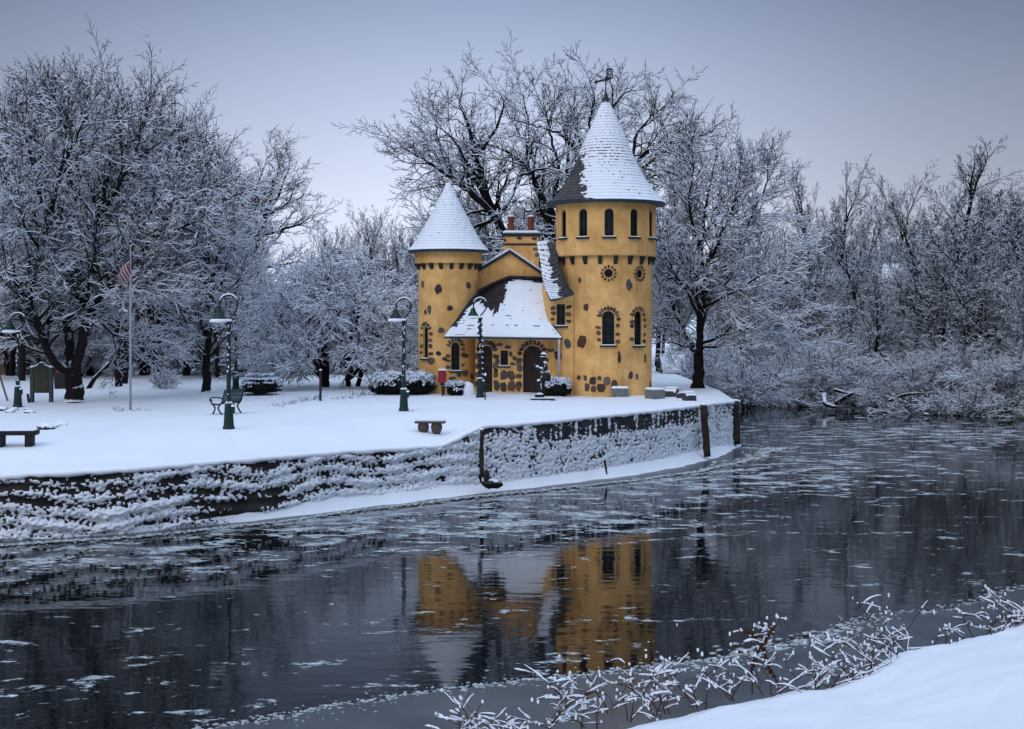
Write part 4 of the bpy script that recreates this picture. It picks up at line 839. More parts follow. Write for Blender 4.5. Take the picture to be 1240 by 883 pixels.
# snow heaped on a rock by the door
p = base(567, 477, d=65.6); m = MB(); m.blob((0, 0, .1), (.32, .30, .52), random.Random(5), n=14, m=8, jag=.08); o = m.build('snow_mound', M['snow'], smooth=True); o.location = p; tag(o, 'rounded white heap of snow beside the narrow castle door', 'snow heap')
# thin stake by the garlanded lamp
p = base(587.5, 484.5); m = MB(); m.tube([(0, 0, -.1), (0, 0, 1.05)], .03, 7); o = m.build('stake', M['black']); o.location = p; tag(o, 'thin black stake with a snowball top beside the garlanded lamp', 'stake')
m = MB(); m.blob((0, 0, 1.1), (.06, .06, .07), random.Random(1)); m.build('snow_cap', M['snow'], None, smooth=True).parent = o
# sign post
p = base(388, 486); m = MB(); m.box((0, 0, .62), (.10, .10, 1.4)); o = m.build('marker_post', M['black'], bevel=.01); o.location = p; tag(o, 'thin black post standing alone in front of the snowy round tree', 'post')
m = MB(); m.blob((0, 0, 1.34), (.07, .07, .04), random.Random(1)); m.build('snow_cap', M['snow'], None, smooth=True).parent = o
# memorial blocks in front of the big tower
def block(px, py, w, h, label, rz=0, slant=0, d=None, m_='memorial', tilt=0, dp=.5):
    p = base(px, py, d=d); s = S(p.y); wm, hm = w / s, h / s; o = empty('memorial_stone', (0, 0, 0), label, 'memorial stone')
    b = MB(); prof = [(-dp / 2, -.1), (dp / 2, -.1), (dp / 2, hm), (-dp / 2 + .02 + slant, hm), (-dp / 2, hm - slant)] if slant else [(-dp / 2, -.1), (dp / 2, -.1), (dp / 2, hm), (-dp / 2, hm)]
    b.prism([(a, c) for a, c in prof], lambda x, y, z: Vector((y - wm / 2, x, z)), wm); b.build('block', M[m_], o, bevel=.015)
    sn = MB(); y0 = -dp / 2 + slant; sn.box((0, (dp / 2 + y0) / 2 + .0, hm + .045), (wm * 1.02, (dp / 2 - y0) * 1.04, .10), taper=.9); sn.build('snow_cap', M['snow'], o, bevel=.03)
    f = MB(); f.box((0, -dp / 2 - .004, hm * .5), (wm * .72, .02, hm * .5)); f.build('plaque', M['dark_granite' if m_ != 'memorial' else 'memorial'], o, bevel=.006)
    o.location = p; o.rotation_euler = (0, tilt, rz); return o
block(698, 478.5, 19, 10.5, 'low grey granite block with a snow cap beside the shrub', R(8)); block(750.5, 481.5, 21, 10.5, 'low grey granite block in front of the big tower base', R(-4))
block(793, 483.5, 17, 11, 'grey block with a slanted snowy shoulder at the right foot of the tower', R(30), dp=.7); block(813, 481.5, 15, 10, 'dark slab leaning under snow just right of the grey slanted block', R(-28), m_='dark_granite', slant=.15)
block(834.5, 485.5, 13, 9, 'dark rough stone nearest the end of the river wall', R(18), m_='dark_granite', slant=.1)
rnd = random.Random(12); m = MB(); m.blob((0, 0, .1), (.16, .14, .2), rnd, n=9, m=6, jag=.2); o = m.build('boulder', M['dark_granite'], smooth=True); o.location = base(823.5, 483); tag(o, 'small round dark boulder with snow between the two dark stones', 'boulder')
# statue
def statue():
    o = empty('bronze_statue', (0, 0, 0), 'dark bronze statue of a standing figure in a hat, arms raised, dusted with snow', 'statue')
    # facing left (-x), weight on one leg, other knee bent forward, hands at the chest
    J = {'pel': (.06, 0, .95), 'wai': (.08, 0, 1.10), 'che': (.09, 0, 1.34), 'nek': (.07, 0, 1.50), 'hea': (.05, 0, 1.60), 'top': (.05, 0, 1.76),
         'hpL': (.06, .10, .92), 'knL': (.05, .11, .50), 'anL': (.10, .11, .09), 'toL': (-.04, .12, .04), 'hpR': (.05, -.10, .92), 'knR': (-.20, -.13, .62), 'anR': (-.12, -.14, .22), 'toR': (-.28, -.15, .16),
         'shL': (.09, .19, 1.40), 'elL': (-.02, .25, 1.14), 'wrL': (-.20, .13, 1.22), 'shR': (.09, -.19, 1.40), 'elR': (.00, -.27, 1.12), 'wrR': (-.20, -.14, 1.26)}
    Rr = {'pel': .15, 'wai': .135, 'che': .165, 'nek': .065, 'hea': .10, 'top': .085, 'hpL': .105, 'knL': .07, 'anL': .048, 'toL': .038, 'hpR': .105, 'knR': .072, 'anR': .048, 'toR': .038, 'shL': .085, 'elL': .06, 'wrL': .042, 'shR': .085, 'elR': .06, 'wrR': .042}
    E = [('pel', 'wai'), ('wai', 'che'), ('che', 'nek'), ('nek', 'hea'), ('hea', 'top'), ('pel', 'hpL'), ('hpL', 'knL'), ('knL', 'anL'), ('anL', 'toL'), ('pel', 'hpR'), ('hpR', 'knR'), ('knR', 'anR'), ('anR', 'toR'), ('che', 'shL'), ('shL', 'elL'), ('elL', 'wrL'), ('che', 'shR'), ('shR', 'elR'), ('elR', 'wrR')]
    for sd, w in (('L', 1), ('R', -1)):                                          # five short finger chains at each wrist
        wx, wy, wz = J['wr' + sd]
        for f in range(5):
            a = 'f%s%d' % (sd, f); dy = (f - 1.5) * .022 if f < 4 else -.05 * w
            J[a] = (wx - .06, wy + dy * .9, wz + .02 + .004 * f); J[a + 'e'] = (wx - .11 + .01 * abs(f - 1), wy + dy - .02 * w, wz + (.0 if f < 4 else .05)); Rr[a] = .013; Rr[a + 'e'] = .011; E += [('wr' + sd, a), (a, a + 'e')]
    ks = list(J); me = bpy.data.meshes.new('figure'); me.from_pydata([J[k] for k in ks], [(ks.index(a), ks.index(b)) for a, b in E], [])
    ob = bpy.data.objects.new('figure', me); COL.objects.link(ob); ob.modifiers.new('skin', 'SKIN')
    if not me.skin_vertices: bpy.context.view_layer.update()
    if not me.skin_vertices:
        a = me.attributes
    sk = me.skin_vertices[0].data
    for i, k in enumerate(ks): sk[i].radius = (Rr[k], Rr[k] * (.8 if k in ('pel', 'wai', 'che') else 1)); sk[i].use_root = (k == 'pel')
    ob.modifiers.new('sub', 'SUBSURF').levels = 2; bpy.context.view_layer.update()
    me2 = bpy.data.meshes.new_from_object(ob.evaluated_get(bpy.context.evaluated_depsgraph_get())); bpy.data.objects.remove(ob)
    me2.materials.clear(); me2.materials.append(M['bronze']); me2.polygons.foreach_set('use_smooth', np.ones(len(me2.polygons), dtype=bool)); link('figure', me2, o)
    m = MB(); m.lathe([(.11, 1.66), (.125, 1.72), (.12, 1.80), (.07, 1.85)], (.05, 0, 0), 14); m.lathe([(.12, 1.685), (.165, 1.675), (.17, 1.69), (.11, 1.72)], (.03, 0, 0), 16); h = m.build('hat', M['bronze'], o, smooth=True)
    m = MB(); m.blob((.05, 0, 1.79), (.13, .12, .085), random.Random(3), n=12, m=6); m.build('snow_cap', M['snow'], h, smooth=True)
    m = MB(); m.blob((.10, -.12, 1.45), (.09, .11, .04), random.Random(4)); m.blob((-.10, -.19, 1.25), (.10, .045, .035), random.Random(5)); m.blob((-.15, -.12, .73), (.12, .08, .06), random.Random(6)); m.blob((-.24, -.12, 1.31), (.06, .06, .05), random.Random(7)); m.build('stuck_snow', M['snow'], o, smooth=True)
    m = MB(); m.tube([(.10, -.02, 1.12), (.14, 0, .78), (.13, 0, .70)], [.19, .22, .20], 12); m.build('coat_skirt', M['bronze'], o, smooth=True)
    m = MB(); m.box((-.29, -.01, 1.25), (.03, .20, .26), rot=Matrix.Rotation(R(-18), 3, 'Y')); m.build('book', M['bronze'], o, bevel=.005)
    m = MB(); m.blob((-.16, -.13, .07), (.2, .15, .17), random.Random(9), n=12, m=6, jag=.12); m.build('rock', M['bronze'], o)
    m = MB(); m.blob((-.015, .0, 1.60), (.0, .0, .0), random.Random(1)); 
    f = MB(); f.tube([(-.04, 0, 1.625), (-.078, 0, 1.585), (-.045, 0, 1.57)], [.012, .018, .012], 6)
    for sy in (-1, 1): f.blob((-.035, sy * .036, 1.625), (.012, .016, .010), random.Random(1)); f.blob((.055, sy * .098, 1.60), (.022, .012, .035), random.Random(2))
    f.box((-.038, 0, 1.545), (.014, .045, .010)); f.build('face', M['bronze'], o, smooth=True)
    return o
st = statue(); pS = base(657, 483.5, z=2.24); st.location = pS + Vector((0, 0, .07)); st.rotation_euler.z = R(12); st.scale = (1.07,) * 3
m = MB(); m.box((0, 0, .0), (1.06, .8, .14)); o = m.build('statue_plinth', M['dark_granite'], bevel=.01); o.location = pS; tag(o, 'flat dark slab under the bronze statue', 'plinth')
m = MB(); m.box((0, 0, .085), (1.0, .76, .05), taper=.97); m.build('snow_cover', M['snow'], None, bevel=.015).parent = o
# flag pole and flag
p = base(158, 498); dP = p.y; hp = (498 - 296) / S(dP); m = MB(); m.lathe([(.05, -.1), (.042, hp * .5), (.025, hp)], n=10); o = m.build('flagpole', M['pole_paint'], smooth=True); o.location = p; tag(o, 'tall pale flagpole standing in the lawn', 'flagpole')
m = MB(); m.blob((0, 0, hp + .05), (.07, .07, .07), random.Random(1), jag=0); b = m.build('finial', M['bronze'], None, smooth=True); b.parent = o
fm = [mat('flag_red', (.17, .010, .018), .8), mat('flag_white', (.32, .30, .31), .8), mat('flag_blue', (.010, .015, .05), .8)]
nu, nv = 60, 26; V = []; mi = []
s = 1 / S(dP)
for i in range(nu + 1):
    for j in range(nv + 1):
        u, v = i / nu, j / nv                                                     # u along the fly, v down the hoist; limp, folded against the pole
        hx = -.50 * math.sin(min(u * 1.25, 1) * 1.57) * (.30 + .70 * min(1, v * 1.6 + .1)) + .50 * max(0, u - .45)
        drop = u * .95 * (1.1 - .40 * v) + v * 1.0; fold = -.09 * math.sin(u * 10 + v * 1.5) * (.3 + u * .5) - .05
        V.append((hx - .03, fold, hp - .12 - drop))
for i in range(nu):
    for j in range(nv):
        u, v = (i + .5) / nu, (j + .5) / nv; c = 0 if int(v * 13) % 2 == 0 else 1
        if u < .40 and v < 7 / 13: c = 1 if (i % 4 == 1 and j % 3 == 1) else 2
        mi.append(c)
me = np_mesh('flag', np.array(V), grid_quads(nu + 1, nv + 1), fm, mi, smooth=True); o = link('flag', me); o.location = p; tag(o, 'limp red white and blue striped flag hanging from the white pole', 'flag'); md = o.modifiers.new('cloth', 'SOLIDIFY'); md.thickness = .008
# information board
M['pole_wood'] = mat('weathered_wood', (.07, .07, .075), .85, noise=(9, 4, (.04, .04, .045)))
p = base(50.5, 488); o = empty('information_board', (0, 0, 0), 'green framed information board with a mottled olive panel beside the dark lamp', 'information board'); s = 1 / S(p.y); hB = 48 * s
wd = 24 * s
for x in (-wd / 2, wd / 2): m = MB(); m.box((x, 0, hB * .42), (.15, .15, hB * .94)); m.build('post', M['pole_wood'], o, bevel=.01); m = MB(); m.blob((x, 0, hB * .9), (.1, .1, .06), random.Random(1)); m.build('snow_cap', M['snow'], o, smooth=True)
M['board_map'] = mat('board_panel', (.045, .045, .018), .6, noise=(22, 4, (.014, .022, .012), .4, .6))
m = MB(); m.box((0, 0, hB * .57), (wd - .12, .10, hB * .66)); m.build('board', M['green_metal'], o, bevel=.01)
m = MB(); m.box((0, -.056, hB * .57), (wd - .24, .016, hB * .60)); m.build('panel', M['board_map'], o)
m = MB(); m.prism([(-wd / 2 + .05, hB * .89), (wd / 2 - .05, hB * .89), (wd * .22, hB * .93), (.09, hB * 1.0), (-.09, hB * 1.0), (-wd * .22, hB * .93)], lambda x, y, z: Vector((x, y - .04, z)), .08); m.build('crest', M['green_metal'], o, bevel=.008)
m = MB(); m.tube(catmull([Vector((-wd / 2 + .05, 0, hB * .90)), Vector((-wd * .2, 0, hB * .945)), Vector((0, 0, hB * 1.015)), Vector((wd * .2, 0, hB * .945)), Vector((wd / 2 - .05, 0, hB * .90))], 5), .035, 6); m.build('snow_cover', M['snow'], o, smooth=True)
o.location = p; o.rotation_euler.z = R(-6)
# bin
p = base(75.5, 471); o = empty('waste_bin', (0, 0, 0), 'dark bin with a red sticker standing behind the information board', 'bin'); m = MB(); m.box((0, 0, .44), (.42, .42, .92), taper=1.12); m.build('body', M['black'], o, bevel=.03)
m = MB(); m.box((-.05, -.25, .72), (.17, .02, .10)); m.build('sticker', M['red_paint'], o); m = MB(); m.box((0, 0, .95), (.46, .46, .09), taper=.85); m.build('snow_cap', M['snow'], o, bevel=.03); o.location = p; o.scale = (1.5, 1.5, 1.2)
p = base(35, 488); m = MB(); m.box((0, 0, .12), (.09, .09, .5)); o = m.build('stub_post', M['bench_wood'], bevel=.01); o.location = p; o.rotation_euler = (0, R(-8), 0); tag(o, 'short tilted stub post between the dark lamp and the information board', 'post')
a = base(10, 486); m = MB(); m.tube([(0, 0, -.1), (-.45, .1, 1.25)], .045, 7); o = m.build('leaning_pole', mat('pale_wood', (.20, .13, .09), .8)); o.location = a; tag(o, 'pale pole leaning at the far left edge', 'pole')
a = base(106, 471); m = MB(); m.tube([(0, 0, -.1), (.35, 0, .5), (.95, 0, 1.1), (1.1, 0, 1.35)], [.13, .11, .10, .08], 8); o = m.build('leaning_log', M['bark'], smooth=True); o.location = a; tag(o, 'snow topped broken log leaning behind the big forked tree', 'log')
# clods of snow and stubble on the lawn
rnd = random.Random(21); M['clod'] = snow_topped('clod', (.05, .045, .045), .9, .05, .3, None, 7, .2, .3)
for px, py, w in ((4, 497, .22), (12, 500, .2), (18, 497, .16), (36, 501, .22), (33, 497, .12), (75, 516, .22), (56, 520, .3), (67, 518, .14)):
    m = MB(); m.blob((0, 0, .02), (w, w * .7, w * .6), rnd, n=9, m=5, jag=.25); o = m.build('snow_clod', M['clod'], smooth=True); o.location = base(px, py); tag(o, 'snow covered lump poking through the left part of the lawn', 'snow lump', 'lumps in the lawn')
# houses glimpsed through the trees
def house(px, py_eave, wpx, d, hw, hr, label, col, dpt=8, rz=0, wins=3):
    p = W(px, py_eave, d); w = wpx / S(d); z0 = zl(p.x, p.y) - .3; o = empty('house', (0, 0, 0), label, 'house'); ze = p.z - z0; mw = mat('house_wall', col, .9)
    m = MB(); m.box((0, dpt / 2, ze / 2), (w * .94, dpt, ze)); wl_ = m.build('wall', mw, o)
    m = MB(); m.prism([(-.35, 0), (dpt / 2, hr), (dpt + .35, 0), (dpt + .35, .16), (dpt / 2, hr + .2), (-.35, .16)], lambda x, y, z: Vector((y - w / 2, x, z + ze)), w); rf = m.build('roof', M['trim'], o)
    m = MB(); m.prism([(-.3, .17), (dpt / 2, hr + .21), (dpt + .3, .17), (dpt + .3, .36), (dpt / 2, hr + .42), (-.3, .36)], lambda x, y, z: Vector((y - w / 2 + .1, x, z + ze)), w - .2); m.build('snow_cover', M['snow'], rf)
    for k in range(wins):
        x = -w * .35 + w * .7 * k / max(1, wins - 1); m = MB(); m.box((x, -.02, ze * .55), (w * .09, .1, ze * .34)); f = m.build('window', M['white_paint'], o); m = MB(); m.box((x, -.06, ze * .55), (w * .075, .06, ze * .28)); m.build('pane', M['glass'], f)
    o.location = (p.x, p.y, z0); o.rotation_euler.z = rz; return o
house(817, 455, 34, 90, 2, .9, 'low snow roofed shed glimpsed between the big tower and the dark tree trunk', (.10, .06, .055), dpt=3, wins=2)
house(1115, 345, 95, 103, 3, 1.2, 'olive house with a bright snowy roof up among the trees across the river', (.055, .06, .035), rz=R(-16), dpt=5); house(1003, 345, 62, 103, 3, .8, 'snow roofed house half hidden by the twin tall trees across the river', (.12, .10, .09), rz=R(10), dpt=4); house(908, 348, 62, 99, 3, 1.0, 'snow roofed house behind the crown of the dark trunked riverside tree', (.2, .17, .13), dpt=4)
house(6, 408, 38, 88, 3, 2.4, 'tan house wall at the far left edge behind the dark lamp', (.20, .145, .11), wins=0)
# ================================================================== trees and plants
def rot_about(v, ax, a): return Matrix.Rotation(a, 3, ax) @ v
def perp(d, rnd):
    a = Vector((rnd.gauss(0, 1), rnd.gauss(0, 1), rnd.gauss(0, 1))); q = d.cross(a)
    return q.normalized() if q.length > 1e-6 else Vector((1, 0, 0))
def grow(T, pos, d, L, r, lev, P, rnd):
    seg = P['seg'][lev]; n = max(2, int(L / seg + .5)); st = L / n; pts = [pos.copy()]; rad = [r]; re = max(P['rmin'], r * P['tip'][lev])
    dirs = []; wig = P['wig'][lev]; tr = P['trop'][lev]
    for i in range(n):
        d = d + Vector((rnd.gauss(0, wig), rnd.gauss(0, wig), rnd.gauss(0, wig) + tr)); d.normalize(); dirs.append(d.copy())
        pos = pos + d * st; pts.append(pos.copy()); rad.append(r + (re - r) * (i + 1) / n)
    T.append((pts, rad, lev)); kids(T, pts, rad, dirs, L, lev, P, rnd)
def kids(T, pts, rad, dirs, L, lev, P, rnd, dens=None, t0=None):
    if lev >= P['max']: return
    n = len(pts) - 1; k = P['n'][lev]; k = int(L * k * (dens or 1) + rnd.random()); t0 = P['t0'][lev] if t0 is None else t0
    ph = rnd.random() * 6.28
    for q in range(k):
        t = t0 + (1 - t0) * (q + rnd.random()) / max(k, 1); i = min(int(t * n), n - 1); f = t * n - i
        p = pts[i].lerp(pts[i + 1], f); r = rad[i] + (rad[i + 1] - rad[i]) * f; d = dirs[i]
        ax = perp(d, rnd) if rnd.random() < .5 else rot_about((Vector((0, 0, 1)).cross(d) if abs(d.z) < .95 else Vector((1, 0, 0))).normalized(), d, ph + q * 2.4)
        a = P['ang'][lev] * rnd.uniform(.65, 1.3); cd = rot_about(d, ax, a); cd.z += P['lift'][lev]; cd.normalize()
        cl = L * P['ratio'][lev] * (1.15 - .75 * t) * rnd.uniform(.65, 1.25); cl = min(max(cl, P['lmin'][lev + 1]), P.get('lmax', {}).get(lev + 1, 99))
        grow(T, p, cd, cl, max(P['rmin'], min(r * .72, r * P['rr'][lev] * rnd.uniform(.7, 1.2))), lev + 1, P, rnd)
    # leader splits at the tip
    if P.get('fork', 0) and lev < P['max']:
        for _ in range(P['fork']):
            cd = rot_about(dirs[-1], perp(dirs[-1], rnd), rnd.uniform(.15, .5)); grow(T, pts[-1], cd, max(P['lmin'][lev + 1], L * P['ratio'][lev] * rnd.uniform(.5, .9)), rad[-1], lev + 1, P, rnd)
BASE = dict(max=4, seg=[.8, .6, .38, .26, .2], wig=[.05, .11, .14, .16, .18], trop=[.02, .05, .03, .02, .01], tip=[.35, .25, .3, .4, .6], rmin=.009, n=[1.8, 2.2, 3.8, 5.2, 0], t0=[.3, .22, .15, .12, 0],
            ang=[.9, .8, .75, .7, .7], lift=[.1, .08, .05, .03, 0], ratio=[.6, .52, .5, .48, .4], rr=[.5, .5, .5, .55, .6], lmin=[3, 1.2, .6, .35, .25], fork=1, thick=.04, s0=.6, s1=.5, hmin=0, snowd=.020)
def P_(**k): d = dict(BASE); d.update(k); return d
def skeleton_meshes(T, P, rnd, name):
    H = max(p.z for pts, _, _ in T for p in pts); MBt = MB(); A, B, RA, RB, SN = [], [], [], [], []; thick = P['thick']
    for pts, rad, lev in T:
        if rad[0] >= thick and len(pts) > 2: MBt.tube(pts, rad, 8 if rad[0] > .1 else 6, cap=False)
        else:
            bi = rnd.random()
            for i in range(len(pts) - 1):
                A.append(pts[i]); B.append(pts[i + 1]); RA.append(rad[i]); RB.append(rad[i + 1]); SN.append(bi)
    A = np.array([tuple(v) for v in A]); B = np.array([tuple(v) for v in B]); RA = np.array(RA); RB = np.array(RB); D = B - A; ln = np.linalg.norm(D, axis=1, keepdims=True); D = D / np.maximum(ln, 1e-6)
    B = B + D * RB[:, None] * .4
    Sd = np.cross(D, np.array([0, 0, 1.0])); sl = np.linalg.norm(Sd, axis=1, keepdims=True); Sd = np.where(sl > .05, Sd / np.maximum(sl, 1e-6), np.array([1.0, 0, 0])); U = np.cross(Sd, D)
    rg = np.random.default_rng(rnd.randrange(1 << 30)); hf = (A[:, 2] / H); pr = P['s0'] + (P['s1'] - P['s0']) * hf; hor = np.sqrt(np.maximum(0, 1 - D[:, 2] ** 2))
    low = np.sin(A[:, 0] * 1.1 + 3) * np.sin(A[:, 2] * .9) * .15
    sn = np.array(SN) * .92 + .08 * rg.random(len(A)) < (pr + low) * np.clip(hor * 1.5 - .15, 0, 1.15)
    k = np.where(sn, P['snowd'] * (.7 + .6 * rg.random(len(A))) , 0)[:, None]; ra, rb = RA[:, None], RB[:, None]
    wd = np.where(sn, 1.12, 1.0)[:, None]
    V = np.stack([A + Sd * ra * wd, A + U * (ra + k), A - Sd * ra * wd, A - U * ra, B + Sd * rb * wd, B + U * (rb + k), B - Sd * rb * wd, B - U * rb], 1).reshape(-1, 3)
    b = np.arange(len(A))[:, None] * 8; Q = np.stack([np.concatenate([b + i, b + (i + 1) % 4, b + 4 + (i + 1) % 4, b + 4 + i], 1) for i in range(4)], 1).reshape(-1, 4)
    mi = np.zeros((len(A), 4), int); mi[sn, 0] = 1; mi[sn, 1] = 1
    crown = np_mesh(name + '_crown', V, Q, [M['twig'], M['twig_snow']], mi.reshape(-1))
    trunk = MBt.mesh(name + '_trunk', [M['bark']], smooth=True); return trunk, crown, H, len(A)
NSEG = []
def make_proto(seed, P, h, r, lean=0.0, stems=1):
    rnd = random.Random(seed); T = []
    for s_ in range(stems):
        a = rnd.random() * 6.28 + s_ * 6.28 / stems; sp = lean if stems > 1 else 0
        d = Vector((math.cos(a) * sp * rnd.uniform(.5, 1.2), math.sin(a) * sp * rnd.uniform(.5, 1.2), 1)).normalized(); grow(T, Vector((math.cos(a) * .12 * (stems > 1), math.sin(a) * .12 * (stems > 1), -.2)), d, h * rnd.uniform(.8, 1.0), r * rnd.uniform(.7, 1), 0, P, rnd)
    t, c, H, n = skeleton_meshes(T, P, rnd, 'tree%d' % seed); NSEG.append(n); return t, c, H
def place(proto, name, x, y, h, label, cat='tree', group=None, rz=0, wide=1.0, z=None):
    t, c, H = proto; o = empty(name, (x, y, (zl(x, y) if z is None else z) - .05), label, cat, group, rz); k = h / H; o.scale = (k * wide, k * wide, k)
    for nm, me in (('trunk', t), ('crown', c)): q = bpy.data.objects.new(nm, me); COL.objects.link(q); q.parent = o
    return o
# ---- prototypes
pr_spread = [make_proto(s, P_(n=[2.0, 2.3, 3.8, 4.8, 0], trop=[.01, .03, .02, .01, 0], ang=[1.0, .8, .75, .7, .7], s0=.9, s1=.55, rmin=.010, lmax={1: 6.5}, ratio=[.62, .5, .5, .48, .4]), 12, .28) for s in (101, 102)]
pr_tall = [make_proto(s, P_(n=[2.2, 2.3, 3.8, 4.8, 0], trop=[.03, .07, .05, .03, 0], ang=[.85, .7, .7, .7, .7], ratio=[.42, .52, .5, .48, .4], t0=[.28, .2, .15, .1, 0], s0=.85, s1=.4, rmin=.010, fork=2), 13, .30) for s in (201, 202)]
pr_vase = [make_proto(s, P_(n=[1.3, 1.9, 3.2, 4.2, 0], trop=[.04, .09, .07, .04, 0], ang=[.5, .5, .6, .7, .7], t0=[.15, .2, .15, .1, 0], ratio=[.6, .5, .5, .48, .4], s0=.8, s1=.3, rmin=.010, fork=2), 10, .2, .35, 3) for s in (301,)]
pr_thick = [make_proto(s, P_(max=3, seg=[.5, .35, .25, .2], n=[2.6, 3.4, 4.2, 0], trop=[-.02, -.03, -.03, -.02], wig=[.09, .13, .16, .2], ang=[.8, .8, .8, .8], t0=[.12, .12, .1, 0], ratio=[.5, .5, .5, .5], lmin=[2, .9, .5, .3], s0=.95, s1=.9, rmin=.011, snowd=.03, fork=1), 6.0, .07, .8, 7) for s in (401, 402)]
pr_shrub = [make_proto(s, P_(max=2, seg=[.22, .16, .12], n=[6, 8, 0], trop=[-.03, -.02, -.02], wig=[.12, .16, .2], ang=[.7, .8, .8], t0=[.12, .1, 0], ratio=[.5, .5, .5], lmin=[.5, .3, .15], s0=.95, s1=.95, rmin=.008, snowd=.026, fork=1, thick=.02), 1.5, .025, .9, 13) for s in (501, 502)]
# ---- hand-shaped trees
def hero(name, limbs, P, seed, label, d, ys=1.0, rs_=1.0, dens=1.0):
    """limbs: (level, [(px, py, depth offset)...], r0, r1)"""
    rnd = random.Random(seed); T = []; b0 = None
    for lev, pl, r0, r1 in limbs:
        yb = limbs[0][1][0][1]; pts = catmull([W(a, yb - (yb - b) * ys, d + c) for a, b, c in pl], 5); r0, r1 = r0 * (rs_ if lev else (rs_ + 1) / 2), max(r1 * rs_, .012)
        if b0 is None:
            b0 = pts[0].copy(); b0.z = zl(b0.x, b0.y) - .08; pts[0].z = b0.z
        L = sum((pts[i + 1] - pts[i]).length for i in range(len(pts) - 1)); rad = [r0 + (r1 - r0) * i / (len(pts) - 1) for i in range(len(pts))]
        for i in range(1, len(pts) - 1): pts[i] += Vector((rnd.gauss(0, .035), rnd.gauss(0, .05), rnd.gauss(0, .03)))
        pts = [p - b0 for p in pts]; dirs = [(pts[i + 1] - pts[i]).normalized() for i in range(len(pts) - 1)]
        T.append((pts, rad, lev))
        if lev == 0: rad[0] *= 1.45; rad[1] *= 1.12; continue
        n_ = int(L * P['n'][lev] * dens + rnd.random()); 
        kids(T, pts, rad, dirs, min(L, 7), lev, P, rnd, dens=dens * L / min(L, 7), t0=.18)
    t, c, H, n = skeleton_meshes(T, P, rnd, name); NSEG.append(n)
    o = empty(name, b0, label, 'tree')
    for nm, me in (('trunk', t), ('crown', c)): q = bpy.data.objects.new(nm, me); COL.objects.link(q); q.parent = o
    return o
HP = P_(rmin=.0085, n=[0, 3.0, 4.2, 5.6, 0], ratio=[.5, .50, .5, .48, .4], ang=[.8, .8, .75, .7, .7], trop=[.02, .05, .04, .03, .0], s0=1.0, s1=.25, lmax={2: 3.2}, fork=1)
hero('maple_tree', [(0, [(90, 488, 0), (90, 462, 0), (88, 440, 0)], .46, .40),
    (1, [(84, 446, 0), (62, 425, -.5), (48, 385, -1), (34, 345, -2), (10, 310, -3), (-30, 270, -4), (-60, 225, -5)], .24, .03),
    (1, [(86, 440, 0), (83, 400, .3), (75, 355, .4), (72, 300, 0), (60, 240, -1), (42, 170, -2), (30, 110, -3)], .27, .03),
    (1, [(92, 442, 0), (98, 405, -.4), (106, 370, -1), (110, 320, -1.4), (118, 260, -1), (125, 200, -1), (135, 130, 0), (140, 75, 0)], .27, .03),
    (1, [(104, 375, -1), (125, 335, -2), (150, 300, -2.6), (185, 255, -3), (215, 205, -3), (240, 160, -3)], .17, .02),
    (1, [(110, 352, -1), (140, 341, -1), (170, 328, -1.5), (205, 300, -2), (245, 270, -2), (290, 245, -2)], .12, .02),
    (1, [(78, 380, .4), (60, 330, 1.6), (30, 280, 3), (0, 215, 4), (-15, 150, 4)], .15, .02),
    (1, [(72, 310, 0), (90, 250, 2.5), (85, 180, 3.5), (80, 115, 3.5), (75, 70, 3)], .14, .02),
    (1, [(110, 310, -1.2), (150, 250, 1.8), (175, 180, 3), (195, 120, 3)], .13, .02),
    (1, [(118, 372, .6), (140, 392, 2), (152, 402, 3), (175, 410, 4), (200, 415, 4)], .07, .012),
    (1, [(140, 300, -1), (185, 215, 0), (205, 160, 1), (222, 120, 1)], .11, .015), (1, [(185, 255, -3), (225, 240, -3.5), (262, 215, -4), (285, 190, -4)], .10, .015), (1, [(205, 225, -3), (240, 200, -1), (262, 160, 0)], .09, .015), (1, [(120, 230, -1), (155, 160, -2.5), (172, 105, -3), (180, 70, -3)], .10, .015), (1, [(60, 240, -1), (75, 160, -3), (100, 100, -4), (105, 65, -4)], .10, .015), (1, [(42, 170, -2), (15, 120, -1), (5, 80, -1)], .08, .015), (1, [(15, 240, 3.6), (30, 160, 5), (45, 95, 5), (50, 60, 5)], .10, .015), (1, [(215, 205, -3), (250, 190, -5), (280, 205, -6)], .07, .012),
    (1, [(45, 375, -1.2), (20, 365, -2.5), (-10, 345, -3)], .09, .015), (1, [(62, 290, -1), (30, 240, -4), (20, 180, -5)], .10, .012)], HP, 7, 'tall forked dark tree with several trunks behind the information board', 61, ys=.865, rs_=.85, dens=1.5)
HP2 = P_(n=[0, 2.0, 3.2, 4.4, 0], ratio=[.5, .5, .5, .48, .4], ang=[.8, .75, .7, .65, .7], wig=[.05, .13, .18, .2, .2], trop=[.0, .015, .0, .0, .0], s0=.85, s1=.3, lift=[0, .0, 0, 0, 0], lmax={2: 2.9}, rmin=.010, thick=.05)
